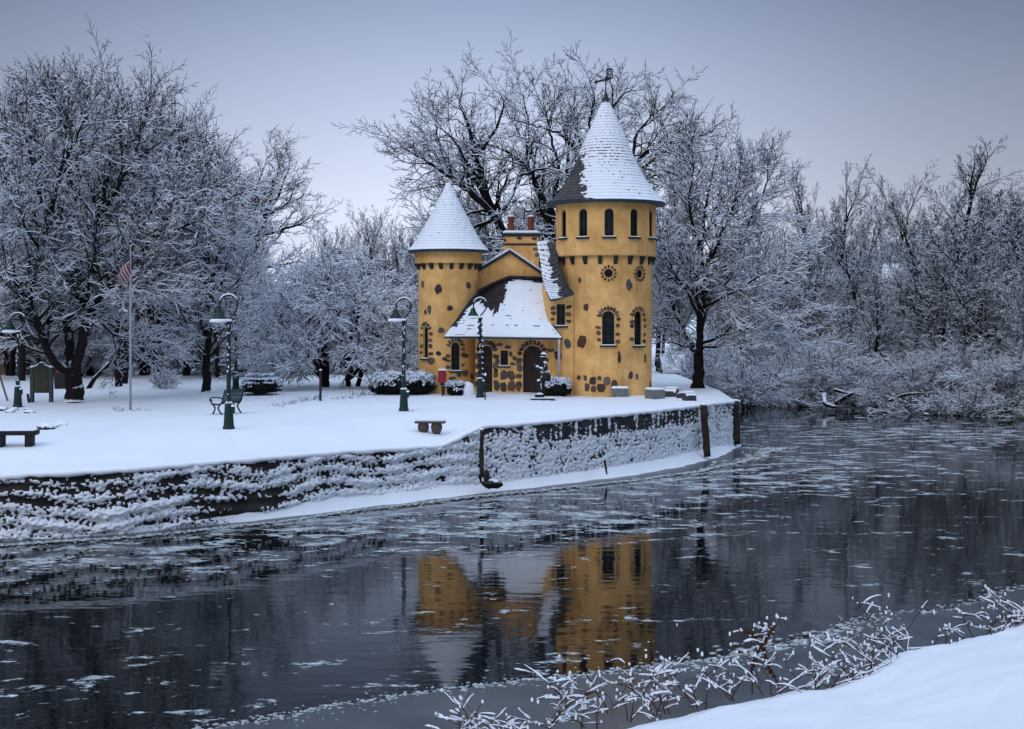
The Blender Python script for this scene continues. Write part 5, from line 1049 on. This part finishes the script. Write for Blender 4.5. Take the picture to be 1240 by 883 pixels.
hero('oak_tree', [(0, [(640, 466, 0), (640, 400, 0), (642, 330, 0)], .75, .62),
    (1, [(640, 335, 0), (612, 270, 0), (592, 225, -1), (582, 190, -1), (576, 160, -1.5), (568, 125, -2), (556, 95, -2)], .42, .04),
    (1, [(640, 330, 0), (610, 262, -1.5), (580, 222, -2.5), (550, 195, -3), (528, 178, -3), (500, 160, -3), (484, 148, -3)], .30, .03),
    (1, [(640, 330, 0), (668, 250, 0), (654, 215, -1), (640, 180, -2), (618, 160, -2), (598, 150, -2)], .36, .04),
    (1, [(652, 290, 0), (690, 235, 1), (700, 200, 1), (712, 160, 1), (715, 120, 1), (720, 85, 1)], .34, .04),
    (1, [(706, 175, 1), (690, 145, 0), (670, 130, -1), (645, 122, -2), (618, 112, -2)], .17, .03),
    (1, [(655, 300, 0), (720, 235, 2), (765, 190, 2), (800, 160, 2), (830, 140, 1), (855, 135, 0)], .36, .04),
    (1, [(755, 198, 2), (780, 160, 0), (800, 155, -1), (830, 165, -2), (850, 190, -2)], .18, .03),
    (1, [(735, 222, 2), (790, 190, 4), (820, 185, 4), (845, 205, 4)], .16, .03),
    (1, [(715, 150, 1), (735, 110, 0), (752, 85, 0), (768, 72, 0)], .16, .03),
    (1, [(765, 190, 2), (770, 140, 3), (790, 110, 3), (812, 92, 3)], .16, .03),
    (1, [(600, 245, -1), (620, 215, 2), (636, 170, 3), (640, 120, 3), (632, 80, 3)], .2, .03),
    (1, [(585, 200, -1), (550, 180, 2), (530, 140, 2), (530, 105, 2)], .16, .03),
    (1, [(595, 235, -1), (565, 240, -3), (540, 250, -4), (522, 275, -4), (515, 300, -4)], .14, .02),
    (1, [(655, 240, 0), (690, 250, -3), (710, 260, -5), (640, 262, -6)], .12, .02),
    (1, [(630, 190, -2), (662, 180, -4), (690, 190, -4)], .13, .02), (1, [(576, 165, -1.5), (600, 130, -3), (610, 95, -3), (600, 76, -3)], .14, .02),
    (1, [(662, 245, 0), (676, 190, -1), (668, 140, -2), (660, 105, -2), (650, 82, -2)], .15, .02), (1, [(690, 232, 1), (688, 170, 2), (692, 120, 2), (696, 82, 2)], .15, .02), (1, [(700, 200, 1), (730, 150, 3), (748, 115, 4), (745, 80, 4)], .13, .02), (1, [(765, 190, 2), (800, 130, 5), (832, 118, 6)], .12, .02), (1, [(580, 195, -1), (560, 160, -4), (538, 130, -5), (520, 120, -5)], .12, .02), (1, [(528, 178, -3), (510, 190, -4), (494, 205, -4)], .08, .015),
    (1, [(648, 310, 0), (620, 300, 3), (570, 270, 4), (545, 235, 4), (540, 205, 4)], .2, .03), (1, [(660, 280, 0), (700, 270, 3), (770, 250, 4), (820, 220, 4)], .2, .03)], HP2, 17, 'great dark spreading tree rising behind the castle roofs', 80, ys=.915, rs_=.76, dens=1.0)
HP3 = P_(n=[0, 2.9, 4.2, 5.4, 0], ratio=[.5, .5, .5, .48, .4], ang=[.7, .75, .75, .7, .7], trop=[.0, .02, .02, .01, 0], s0=1.0, s1=.55, lmax={2: 2.8}, rmin=.009, snowd=.024)
hero('riverside_tree', [(0, [(845, 476, 0), (846, 450, 0), (846, 425, 0)], .34, .31),
    (1, [(846, 426, 0), (848, 390, 0), (852, 350, 0), (850, 300, 0), (855, 240, 0), (868, 185, 0)], .25, .03),
    (1, [(842, 424, 0), (830, 400, .6), (818, 378, 1), (808, 345, 1.4), (800, 300, 1.6), (796, 255, 1)], .17, .02),
    (1, [(848, 400, 0), (858, 360, .5), (880, 315, .7), (905, 270, 0), (925, 225, 0), (935, 200, 0)], .17, .02),
    (1, [(850, 414, 0), (875, 405, -1), (900, 398, -1.4), (925, 390, -2), (960, 380, -2)], .13, .02),
    (1, [(848, 420, 0), (870, 418, 0), (905, 408, 1), (940, 405, 1), (975, 412, 1)], .12, .02),
    (1, [(840, 424, 0), (820, 415, -1), (800, 412, -2)], .10, .02), (1, [(838, 415, 0), (815, 395, 2), (800, 380, 2.5)], .10, .02),
    (1, [(852, 352, 0), (830, 310, 1), (818, 260, 1.5), (815, 210, 1)], .13, .02), (1, [(852, 340, 0), (870, 290, -1.5), (890, 240, -2), (900, 195, -1)], .13, .02),
    (1, [(848, 385, 0), (830, 350, -2), (812, 320, -3), (806, 290, -2)], .12, .02), (1, [(852, 370, 0), (890, 350, -2), (930, 325, -3), (955, 300, -3)], .12, .02),
    (1, [(850, 300, 0), (835, 250, -1), (838, 200, -1), (840, 178, -1)], .11, .02), (1, [(870, 330, .7), (910, 320, 2), (945, 345, 2.5)], .1, .02)], HP3, 27, 'snow laden tree with a thick dark trunk right of the big tower', 72.5, ys=.98, rs_=.8, dens=1.15)
HP4 = P_(n=[0, 4.2, 4.2, 4.4, 0], ratio=[.5, .5, .5, .48, .4], ang=[.75, .8, .8, .8, .7], trop=[.0, -.02, -.03, -.03, -.02], lift=[.05, .02, 0, 0, 0], s0=1.05, s1=1.1, lmax={2: 1.9}, rmin=.009, snowd=.030, seg=[.6, .4, .28, .2, .18], wig=[.06, .14, .18, .22, .2])
hero('crab_apple_tree', [(0, [(395, 473, 0), (394, 462, 0)], .26, .22), (0, [(424, 473, .3), (420, 458, .3)], .16, .14), (0, [(433, 473, .6), (436, 455, .6)], .14, .12)] +
    [(1, [(x0, y0, 0), (x0 + (x1 - x0) * .3, y0 + (y1 - y0) * .62, dd * .4), (x0 + (x1 - x0) * .7, y1 + 6, dd * .8), (x1, y1 + dr, dd)], .11, .018) for x0, y0, x1, y1, dd, dr in
     ((394, 462, 305, 385, 0, 20), (394, 462, 330, 360, -1.5, 8), (395, 462, 365, 340, 1, 4), (396, 462, 400, 328, -.6, 0), (422, 458, 440, 330, 1.2, 0), (436, 455, 478, 345, -.5, 8), (437, 456, 505, 385, 0, 18), (394, 463, 320, 420, -2.6, 22), (420, 460, 400, 370, -3, 6),
      (436, 457, 470, 400, -2.8, 18), (395, 463, 350, 400, -3.4, 22), (424, 458, 500, 425, -1.4, 20), (394, 460, 310, 410, 2.2, 20), (436, 455, 490, 372, 2.4, 10), (396, 460, 380, 350, 2.8, 4), (394, 464, 360, 430, -3.8, 14), (422, 460, 440, 415, -3.8, 16), (422, 460, 450, 360, -2.5, 6))], HP4, 37, 'low wide crab apple tree white with snow, left of the castle', 73.5)
hero('linden_tree', [(0, [(250, 476, 0), (250, 450, 0), (251, 430, 0)], .22, .18), (1, [(251, 432, 0), (252, 380, 0), (250, 330, 0), (254, 275, 0), (258, 225, 0)], .17, .02)] +
    [(1, [(251, y0, 0), (251 + (x1 - 251) * .5, y0 - (y0 - y1) * .62, dd * .5), (x1, y1, dd)], .065, .013) for y0, x1, y1, dd in ((438, 205, 395, -1), (436, 300, 390, -1), (430, 185, 360, 1), (425, 315, 355, 1), (420, 235, 375, -2.6), (415, 275, 370, -2.6), (410, 195, 320, -1.5), (400, 312, 315, -1), (395, 215, 300, 1.6), (385, 300, 275, 1.6), (370, 222, 262, -1.2), (360, 288, 248, -1), (340, 232, 235, .8), (330, 275, 225, 1), (442, 215, 430, 1.4), (440, 290, 425, 1.8))], P_(n=[0, 2.8, 4.0, 5.0, 0], trop=[0, .03, .02, .01, 0], ang=[.7, .7, .7, .7, .7], s0=1.0, s1=.7, lmax={2: 2.2}, rmin=.010, snowd=.024), 47, 'slim straight trunked snowy tree behind the park bench', 68.5, dens=1.1)
hero('dark_oak_tree', [(0, [(298, 452, 0), (300, 400, 0), (300, 345, 0)], .36, .30), (1, [(300, 350, 0), (304, 310, 0), (316, 275, 0), (335, 240, 0), (350, 205, 0)], .26, .03), (1, [(302, 320, 0), (298, 285, 1), (305, 245, 1), (318, 205, 1)], .2, .03),
    (1, [(312, 285, 0), (335, 280, -1), (360, 272, -2), (380, 262, -2)], .16, .02), (1, [(325, 258, 0), (350, 245, 1), (372, 235, 1)], .13, .02), (1, [(300, 300, 0), (280, 275, -1), (265, 250, -1)], .13, .02), (1, [(302, 335, 0), (330, 322, -2), (360, 318, -3)], .11, .02), (1, [(300, 330, 0), (275, 320, 2), (250, 300, 2)], .11, .02), (1, [(316, 275, 0), (330, 225, -1.5), (338, 198, -1.5)], .12, .02)], P_(n=[0, 2.4, 3.4, 4.4, 0], ang=[.8, .75, .7, .7, .7], wig=[.05, .14, .18, .2, .2], trop=[0, .03, .03, .02, 0], s0=.9, s1=.45, lmax={2: 2.8}, rmin=.010), 57, 'dark crooked oak with level limbs left of the crab apple', 92)
# slim twin trunks behind the flagpole
for i, (px, d, h, lb) in enumerate(((144, 74, 11.5, 'slim dark trunked tree just left of the flagpole, further back'), (150, 77, 12.5, 'slim dark trunked tree directly behind the flagpole'))):
    p = W(px, 465, d); place(pr_tall[i % 2], 'young_tree', p.x, d, h, lb, rz=1.3 * i)
# tall trees across the river
for px, d, ht, pr, lb, wd in ((985, 104, 193, pr_tall[0], 'left of the twin slim tall trees across the river', .75), (1012, 106, 190, pr_tall[1], 'right of the twin slim tall trees across the river', .7), (1068, 118, 192, pr_vase[0], 'fan shaped tall tree behind the snowy house roof across the river', 1.0), (1176, 101, 168, pr_tall[0], 'broad tall tree standing above the others on the right bank', 1.35), (1232, 99, 178, pr_tall[1], 'tall bare tree at the right edge of the far bank', 1.2), (1128, 112, 262, pr_spread[0], 'shorter round tree between the fan shaped tree and the broad tall one', .8), (1200, 113, 205, pr_vase[0], 'thin tree filling the gap between the two tallest right bank trees', .8)):
    p = W(px, 400, d); h = CAMZ - (ht - HOR) / S(d) - zl(p.x, d); place(pr, 'tall_tree', p.x, d, h, lb, rz=px * .37, wide=wd)
# vase shaped trees between the oak and the left tower, far back
for px, d, ht, wd in ((432, 128, 243, .9), (462, 124, 240, .8), (492, 130, 258, .8), (408, 132, 262, .9), (478, 140, 270, .9)):
    p = W(px, 400, d); h = CAMZ - (ht - HOR) / S(d) - zl(p.x, d); place(pr_vase[0], 'tall_tree', p.x, d, h, 'bare upright tree standing behind the crab apple and left of the castle', group='upright trees far behind the crab apple', rz=px * .7, wide=wd)
# the woods
rnd = random.Random(77)
def woods(n, pxr, dr, top, label, group, protos, name='woodland_tree', wide=(.8, 1.2)):
    for k in range(n):
        px = pxr[0] + (pxr[1] - pxr[0]) * (k + rnd.random()) / n; d = rnd.uniform(*dr); ty = top(px) + rnd.uniform(-14, 30); p = W(px, 400, d); h = CAMZ - (ty - HOR) / S(d) - zl(p.x, d)
        place(rnd.choice(protos), name, p.x, d, max(h, 3), label, group=group, rz=rnd.random() * 6.28, wide=rnd.uniform(*wide))
woods(13, (-70, 300), (88, 108), lambda x: np.interp(x, [-70, 100, 200, 300], [150, 165, 215, 300]), 'snowy bare tree in the wood behind the left lawn', 'wood behind the left lawn', pr_spread + pr_tall)
woods(14, (270, 560), (98, 125), lambda x: np.interp(x, [270, 380, 480, 560], [290, 310, 320, 320]), 'snowy bare tree in the wood behind the crab apple', 'wood behind the crab apple', pr_spread)
woods(18, (530, 900), (96, 120), lambda x: np.interp(x, [480, 560, 700, 800, 900], [290, 245, 235, 250, 280]), 'snowy bare tree in the wood behind the castle', 'wood behind the castle', pr_spread + pr_tall)
woods(17, (890, 1330), (104, 130), lambda x: np.interp(x, [890, 960, 1050, 1130, 1200, 1330], [275, 280, 275, 280, 235, 225]), 'snowy bare tree on the wooded slope across the river', 'wood on the slope across the river', pr_spread)
woods(22, (-80, 1330), (135, 175), lambda x: np.interp(x, [-80, 200, 400, 900, 1330], [250, 300, 330, 300, 275]), 'hazy bare tree in the far wood along the skyline', 'far wood along the skyline', pr_spread)
# under-storey thickets
def thickets(n, pxr, dr, hr, label, group, z=None):
    for k in range(n):
        px = pxr[0] + (pxr[1] - pxr[0]) * (k + rnd.random()) / n; d = rnd.uniform(*dr); p = W(px, 400, d); place(rnd.choice(pr_thick), 'thicket', p.x, d, rnd.uniform(*hr), label, 'thicket', group, rnd.random() * 6.28, rnd.uniform(.9, 1.3))
thickets(16, (-60, 330), (86, 100), (3.5, 6), 'snow laden thicket along the back of the left lawn', 'thickets behind the left lawn')
thickets(16, (300, 680), (84, 100), (3.5, 6.5), 'snow laden thicket behind the crab apple and the castle', 'thickets behind the crab apple')
thickets(8, (842, 905), (88, 104), (3, 6), 'snow laden thicket behind the dark trunked riverside tree', 'thickets behind the riverside tree')
def shore_plants(n, pxr, back, hr, protos, label, group, name='willow_thicket', cat='thicket'):
    for k in range(n):
        px = pxr[0] + (pxr[1] - pxr[0]) * (k + rnd.random()) / n; x = (px - 620) / F * 88
        for _ in range(6): x = (px - 620) / F * (float(y_shore(x)) + back[0])
        y = float(y_shore(x)) + rnd.uniform(*back); place(rnd.choice(protos), name, x, y, rnd.uniform(*hr), label, cat, group, rnd.random() * 6.28, rnd.uniform(.9, 1.3))
shore_plants(22, (905, 1300), (1.0, 4), (3.0, 5.0), pr_thick, 'snowy willow thicket arching over the far waterline', 'willow thickets on the far waterline')
shore_plants(16, (890, 1310), (5, 12), (4, 6.5), pr_thick, 'tall snowy thicket on the slope above the far waterline', 'thickets above the far waterline')
shore_plants(26, (880, 1300), (.3, 1.5), (1.2, 2.2), pr_shrub, 'small snow covered bush at the edge of the far water', 'bushes at the far water edge', 'shrub', 'bush')
shore_plants(12, (885, 1300), (3, 8), (7.5, 12), pr_vase + pr_tall, 'young dark stemmed tree leaning on the far bank', 'young trees on the far bank', 'young_tree', 'tree')
# shrubs on the lawn
p = base(202, 471); place(pr_shrub[0], 'shrub', p.x, p.y, 1.25, 'bare round shrub dusted white, between the flagpole and the slim tree', 'bush')
woods(10, (500, 700), (88, 97), lambda x: np.interp(x, [500, 560, 600, 700], [300, 235, 215, 215]), 'tall snowy tree close behind the castle roofs', 'trees close behind the castle', pr_tall)
woods(9, (-60, 300), (80, 88), lambda x: np.interp(x, [-60, 60, 150, 230, 300], [120, 120, 135, 180, 250]), 'tall bare tree in the front row of the wood behind the forked tree', 'front row of the left wood', pr_spread + pr_vase)
def leafy(px, py, w, h, dp, seed, label, n=2600, d=None, name='hedge', cat='hedge', layers=False):
    p = base(px, py, d=d); s = S(p.y); a, c, rr = w / s / 2, h / s, random.Random(seed); o = empty(name, p, label, cat); V, Fq, mi = [], [], []
    for k in range(n):
        u = Vector((rr.gauss(0, 1), rr.gauss(0, 1), rr.gauss(0, 1))).normalized(); q = rr.uniform(.8, 1.03) + .13 * mnoise.noise(u * 3 + Vector((seed, 0, 0)))
        e = .62; f_ = lambda v: math.copysign(abs(v) ** e, v)
        pos = Vector((f_(u.x) * a * q, f_(u.y) * dp * q, c * (.5 + .5 * f_(u.z) * q)))
        if layers: pos.z = c * (round((pos.z / c) * 5) / 5 + rr.gauss(0, .02)); pos.x *= 1.02 - .3 * max(0, pos.z / c - .55)
        if pos.z < 0: continue
        top = u.z > .05 + .5 * mnoise.noise(pos * 3.0) and rr.random() < .88
        sz = rr.uniform(.03, .075) if top else rr.uniform(.025, .05); nrm = (u + Vector((rr.gauss(0, .5), rr.gauss(0, .5), rr.gauss(0, .5) + (.6 if top else 0)))).normalized(); t = perp(nrm, rr); b_ = nrm.cross(t); i = len(V)
        if layers and top: sz *= 1.2
        off = p * 0 + pos + (Vector((0, 0, .03)) if top else Vector((0, 0, 0)))
        V += [off + t * sz, off + b_ * sz * .8 + nrm * sz * .25, off - t * sz, off - b_ * sz * .8 - nrm * sz * .1]; Fq.append((i, i + 1, i + 2, i + 3)); mi.append(1 if top else 0)
    me = mesh_from('foliage', V, Fq, [M['leaf'], M['twig_snow']], mi); q = bpy.data.objects.new('foliage', me); COL.objects.link(q); q.parent = o
    core = MB(); core.blob((0, 0, c * .46), (a * .84, dp * .84, c * .45), rr, n=16, m=8, jag=.08); q = core.build('branches', M['leaf'], None); q.parent = o; return o
leafy(487, 474.5, 80, 27, .95, 1, 'long clipped hedge capped with snow between lamp and left tower', 8500, d=66.6); leafy(552, 474, 22, 17, .4, 2, 'small round snowy bush beside the red box', 2100, d=65.6, name='bush', cat='bush'); leafy(673, 477.5, 38, 22, .5, 3, 'snowy bush between the statue and the grey granite block', 3400, d=64.9, name='bush', cat='bush')
leafy(316, 470.5, 46, 24, .9, 4, 'low dark spreading evergreen with layers of snow behind the lamps', 3000, d=66.5, name='low_evergreen', cat='evergreen', layers=True)
p = base(468, 475.5); place(pr_shrub[1], 'shrub', p.x, p.y - .3, .85, 'small white twiggy plant in front of the long hedge', 'bush')
# stubble of dead plants
stub = make_proto(601, P_(max=1, seg=[.1, .07], n=[7, 0], trop=[0, 0], wig=[.1, .15], ang=[.6, .6], t0=[.3, 0], ratio=[.3, .3], lmin=[.2, .08], s0=.9, s1=.9, rmin=.006, snowd=.022, fork=1, thick=.5), .42, .008, .7, 9)
def stubble(pts, label, group):
    for px, py, h in pts: p = base(px, py); o = empty('dead_plant', p, label, 'dead plant', group, rnd.random() * 6); k = h / .4; o.scale = (k,) * 3; q = bpy.data.objects.new('sprays', stub[1]); COL.objects.link(q); q.parent = o
stubble([(144, 498.5, .3), (147, 499, .3), (164, 499, .16), (172, 498, .22), (178, 499, .18)], 'dead stems poking through the snow round the flagpole foot', 'dead stems at the flagpole')
stubble([(331, 492, .25), (337, 493, .3)] + [(345 + 5.2 * k, 491 - 1.0 * k + rnd.uniform(-1, 1), rnd.uniform(.22, .42)) for k in range(10)], 'row of dead stems in the snow before the crab apple', 'dead stems in a row')
stubble([(404, 484, .15), (412 + 0, 484, .2), (420, 483, .25), (428, 483, .25), (438, 481, .3), (446, 479, .3), (452, 480, .2), (432, 479, .5), (497, 499, .15)], 'dead stems in the flower bed under the crab apple', 'dead stems in the bed')
# fallen logs on the far bank
def log(pts, r, label, d=None):
    P3 = [W(a, b, c) for a, b, c in pts]; m = MB(); m.tube(catmull(P3, 5), [r * (1 - .5 * i / (len(P3) * 5 - 4)) for i in range(len(P3) * 5 - 4)], 8); o = m.build('fallen_log', M['bark'], smooth=True, origin=P3[0]); tag(o, label, 'log')
log([(1012, 489, 88), (1022, 482, 87.6), (1034, 476, 87)], .17, 'thick snowy log rising out of the far bank'); log([(1010, 472, 88), (1026, 476, 87.6), (1044, 479, 87)], .11, 'thin snowy log slanting down across the thicker one'); log([(998, 478, 89), (1000, 489, 88), (1012, 493, 87.2)], .18, 'bent snowy log dipping into the far water')
log([(1075, 486, 86), (1095, 478, 85.6), (1115, 476, 85)], .10, 'arching snowy branch hanging over the far waterline')
for px, py, w in ((1122, 503.5, .22), (1160, 503.3, .3), (1134, 502.5, .18), (1146, 502, .2), (1192, 503.8, .2), (1215, 505, .18)):
    p = G(px, py, .0); m = MB(); m.blob((0, 0, .05), (w, w * .8, w * .6), rnd, n=9, m=5, jag=.2); o = m.build('shore_rock', M['dark_granite'], smooth=True); o.location = p; tag(o, 'snow capped rock at the foot of the right far bank', 'rock', 'rocks on the far bank')
# branch reaching in from a tree on the near bank, outside the frame on the right
T = []; rr = random.Random(9); P = P_(rmin=.007, seg=[.5, .35, .2, .13, .1], n=[2, 2.4, 4, 6, 0], lmin=[1, .7, .3, .16, .1], s0=.25, s1=.25, trop=[0, .0, .02, .02, 0], wig=[.05, .1, .16, .2, .2])
x0, y0 = 13.6, 22.0; z0 = near_z(x0, 2)
limb = catmull([Vector((0, 0, 0)), Vector((-.1, 1.0, 4.5)), Vector((-.9, 2.6, 6.6)), Vector((-2.0, 4.0, 7.5)), Vector((-3.05, 4.9, 7.85))], 6); T.append(([Vector((.1, 0, -1)), Vector((0, 0, 0)), Vector((0, .1, 3)), Vector((.1, .3, 6)), Vector((.2, .3, 10))], [.25, .2, .17, .13, .06], 0))
rad = [.13 - .115 * i / (len(limb) - 1) for i in range(len(limb))]; T.append((limb, rad, 1)); kids(T, limb, rad, [(limb[i + 1] - limb[i]).normalized() for i in range(len(limb) - 1)], 3.2, 1, P, rr, dens=1.6, t0=.5)
shade_crown_P = P_(max=4, seg=[1, .7, .45, .3, .25], n=[2.6, 1.7, 2.6, 3.4, 0], t0=[.6, .2, .12, .1, 0], lmax={1: 8.5, 2: 4}, lmin=[3, 5.5, 2.2, .8, .4], ratio=[.5, .5, .5, .5, .5], ang=[1.15, .8, .8, .8, .8], trop=[0, .012, .01, 0, 0], rmin=.014, s0=.5, s1=.5)
T_shade = []; grow(T_shade, Vector((-1.2, -4.0, 0)), Vector((0, 0, 1)), 17, .34, 0, shade_crown_P, random.Random(4)); T += T_shade  # second trunk with a wide unseen crown, added to shade the near bank
t, c, H, n = skeleton_meshes(T, P, rr, 'edge_tree'); o = empty('near_tree', (x0, y0, z0), 'bare twig tips of a near tree reaching in at the top right edge, with an added unseen canopy shading the bank', 'tree')
for nm, me in (('trunk', t), ('crown', c)): q = bpy.data.objects.new(nm, me); COL.objects.link(q); q.parent = o
# ---- snow-clotted weeds on the near bank
def weed(px, py, h, seed, label, kind, lean=0.0, d=None, wide=1.0):
    rr = random.Random(seed); x = (px - 620) / F * 18
    for _ in range(5): x = (px - 620) / F * near_y(x)
    y = near_y(x) + (.06 if d is None else d); z = near_z(x, 0) - .05
    if y > near_y(x): z -= .45 * (y - near_y(x))
    s = S(y); zt = CAMZ - (py - HOR) / F * y; hh = max(h / s, .12) * 1.2; o = empty('weed', (x, y, zt - .03 if abs(zt - z) < .5 else z), label, 'weed', 'snowy weeds along the near bank'); st, sn = MB(), MB()
    def stalk(p, d, L, r, lev):
        n = max(4, int(L / .045)); pts = [p.copy()]; droop = rr.uniform(-.06, .16) if lev else rr.uniform(-.02, .05)
        if kind in ('bare', 'seed') and not lev: droop = 0
        for i in range(n): d = (d + Vector((rr.gauss(0, .12), rr.gauss(0, .12), rr.gauss(0, .10) - droop))).normalized(); p = p + d * L / n; pts.append(p.copy())
        st.tube(pts, [r * (1 - .55 * i / n) for i in range(n + 1)], 5)
        a0 = int(n * rr.uniform(.1, .4)); a1 = min(n + 1, a0 + int(n * rr.uniform(.4, .9)) + 2); seg = [q for q in pts[a0:a1]]
        if kind != 'bare' and len(seg) > 2 and abs((seg[-1] - seg[0]).normalized().z) < .72:
            w0 = rr.uniform(.006, .015); sn.tube([q + Vector((0, 0, r * .6 + w0 * .95)) for q in seg], [max(.004, w0 * (.5 + .9 * rr.random()) * math.sin(math.pi * (i + .7) / (len(seg) + .4)) ** .5) for i in range(len(seg))], 6)
        for q in pts[1:]:
            if rr.random() < (.13 if kind != 'bare' else .03): sn.blob(q + Vector((0, 0, r + .008)), (rr.uniform(.007, .020), rr.uniform(.007, .018), rr.uniform(.007, .020)), rr, n=6, m=4)
        if kind == 'bare' or not lev or rr.random() < .35: sn.blob(p + Vector((0, 0, .010)), (.016, .015, rr.uniform(.02, .035)) if kind != 'bare' else (.009, .009, .02), rr, n=6, m=4)
        if lev < 2 and kind != 'bare':
            for _ in range(int((3.4 if kind == 'bush' else 5.0) * (L / .5) * (1 if lev == 0 else .4) + rr.random())):
                t = rr.uniform(.12, .95); q = pts[int(t * n)]; a = rr.uniform(0, 6.28); stalk(q, Vector((math.cos(a), .6 * math.sin(a), rr.uniform(.0, 1.1))).normalized(), L * rr.uniform(.22, .75) * (1 if kind != 'seed' else .55), r * .72, lev + 1)
        if kind == 'seed' and lev == 0:                                            # rusty seed head up the stem
            for q in pts[n // 4:]:
                for _ in range(4): st.blob(q + Vector((rr.gauss(0, .017), rr.gauss(0, .017), rr.gauss(0, .015))), (.014, .014, .018), rr, n=5, m=3)
    k = {'bush': 3, 'seed': 1, 'fork': 2, 'bare': 1}[kind]
    for i in range(k): a = rr.uniform(-1, 1); stalk(Vector((rr.gauss(0, .06) * (k > 1), rr.gauss(0, .04), 0)), Vector(((a * .75 * wide if k > 1 else 0) + lean, rr.gauss(0, .15), 1)).normalized(), hh * rr.uniform(.65, 1.05) if i else hh, .009 if kind != 'seed' else .012, 0)
    st.build('stem', M['weed'], None).parent = o; sn.build('snow_clumps', M['snow'], None, smooth=True).parent = o
WL = 'snow clotted weed on the near bank, '
for i, (px, py, h, kind, lean, lb, d, wd) in enumerate(((515, 900, 30, 'fork', -.3, 'the leftmost at the bottom edge', 1.2, 1), (563, 900, 58, 'bush', 0, 'clump right of the leftmost weed', 1.0, .7), (662, 895, 88, 'fork', 0, 'tall branching stalk', .8, .7), (640, 892, 40, 'fork', -.6, 'short stub beside the tall branching stalk', .9, 1), (612, 900, 40, 'fork', -.8, 'low stalk bending left at the bottom edge', .9, 1),
        (741, 862, 78, 'bare', -.35, 'long thin bare stem curving to the left', .7, 1), (795, 866, 62, 'bush', .1, 'bushy clump right of the curving stem', .5, 1), (765, 872, 40, 'bush', -.5, 'low clump below the curving stem', .5, 1.4), (793, 850, 85, 'bare', 0, 'upright bare stem above the bushy clump', .7, 1), (720, 880, 46, 'bush', -.8, 'low white clump left of the curving stem', .6, 1.2),
        (818, 862, 60, 'fork', -.4, 'stalk with drooping snowy arms', .4, 1), (848, 856, 58, 'bush', .2, 'wide low clump left of the rusty seed head', .3, 1.2), (888, 846, 46, 'bush', -.6, 'sprawling branches below the rusty seed head', .2, 1.5), (916, 838, 80, 'seed', .05, 'thick rusty seed head', .3, 1), (950, 838, 84, 'seed', 0, 'taller rusty seed head with side arms', .3, 1),
        (936, 840, 50, 'bush', .6, 'tangle between the two seed heads', .2, 1.5), (968, 838, 50, 'bush', .7, 'long snowy arms leaning right of the seed heads', .2, 1.5), (985, 836, 44, 'fork', .9, 'pair of arms reaching right', .15, 1), (1012, 832, 42, 'bush', .3, 'small clump where the bank starts to rise', .15, 1), (1030, 828, 30, 'bush', 0, 'tiny clump at the start of the rise', .2, 1.3), (1066, 818, 70, 'fork', -.35, 'tall thin stalk with a bud of snow', .3, .6), (1052, 822, 36, 'bush', -.3, 'low twiggy mass left of the tall thin stalk', .15, 1.4), (1082, 814, 26, 'bush', .4, 'low twiggy mass right of the tall thin stalk', .1, 1.3),
        (1098, 806, 46, 'fork', .3, 'forked stalk on top of the bank', .2, .7), (1136, 800, 40, 'bush', .1, 'fine brown twigs standing in the open snow', -.25, 1), (1178, 772, 32, 'fork', -.9, 'arms reaching left from the right hand mound', .3, 1), (1200, 770, 36, 'bush', 0, 'dense bush on the right hand mound', .1, 1.5), (1222, 765, 42, 'bush', .2, 'dense tangled bush at the right edge', .1, 1.5), (1246, 762, 56, 'bush', 0, 'tall tangled bush cut by the right edge', .1, 1.3), (1150, 792, 12, 'bush', 0, 'tiny tuft beside the brown twigs', -.1, 1))):
    weed(px, py, h, 900 + i, WL + lb, kind, lean, d, wd)
print('segments', NSEG)
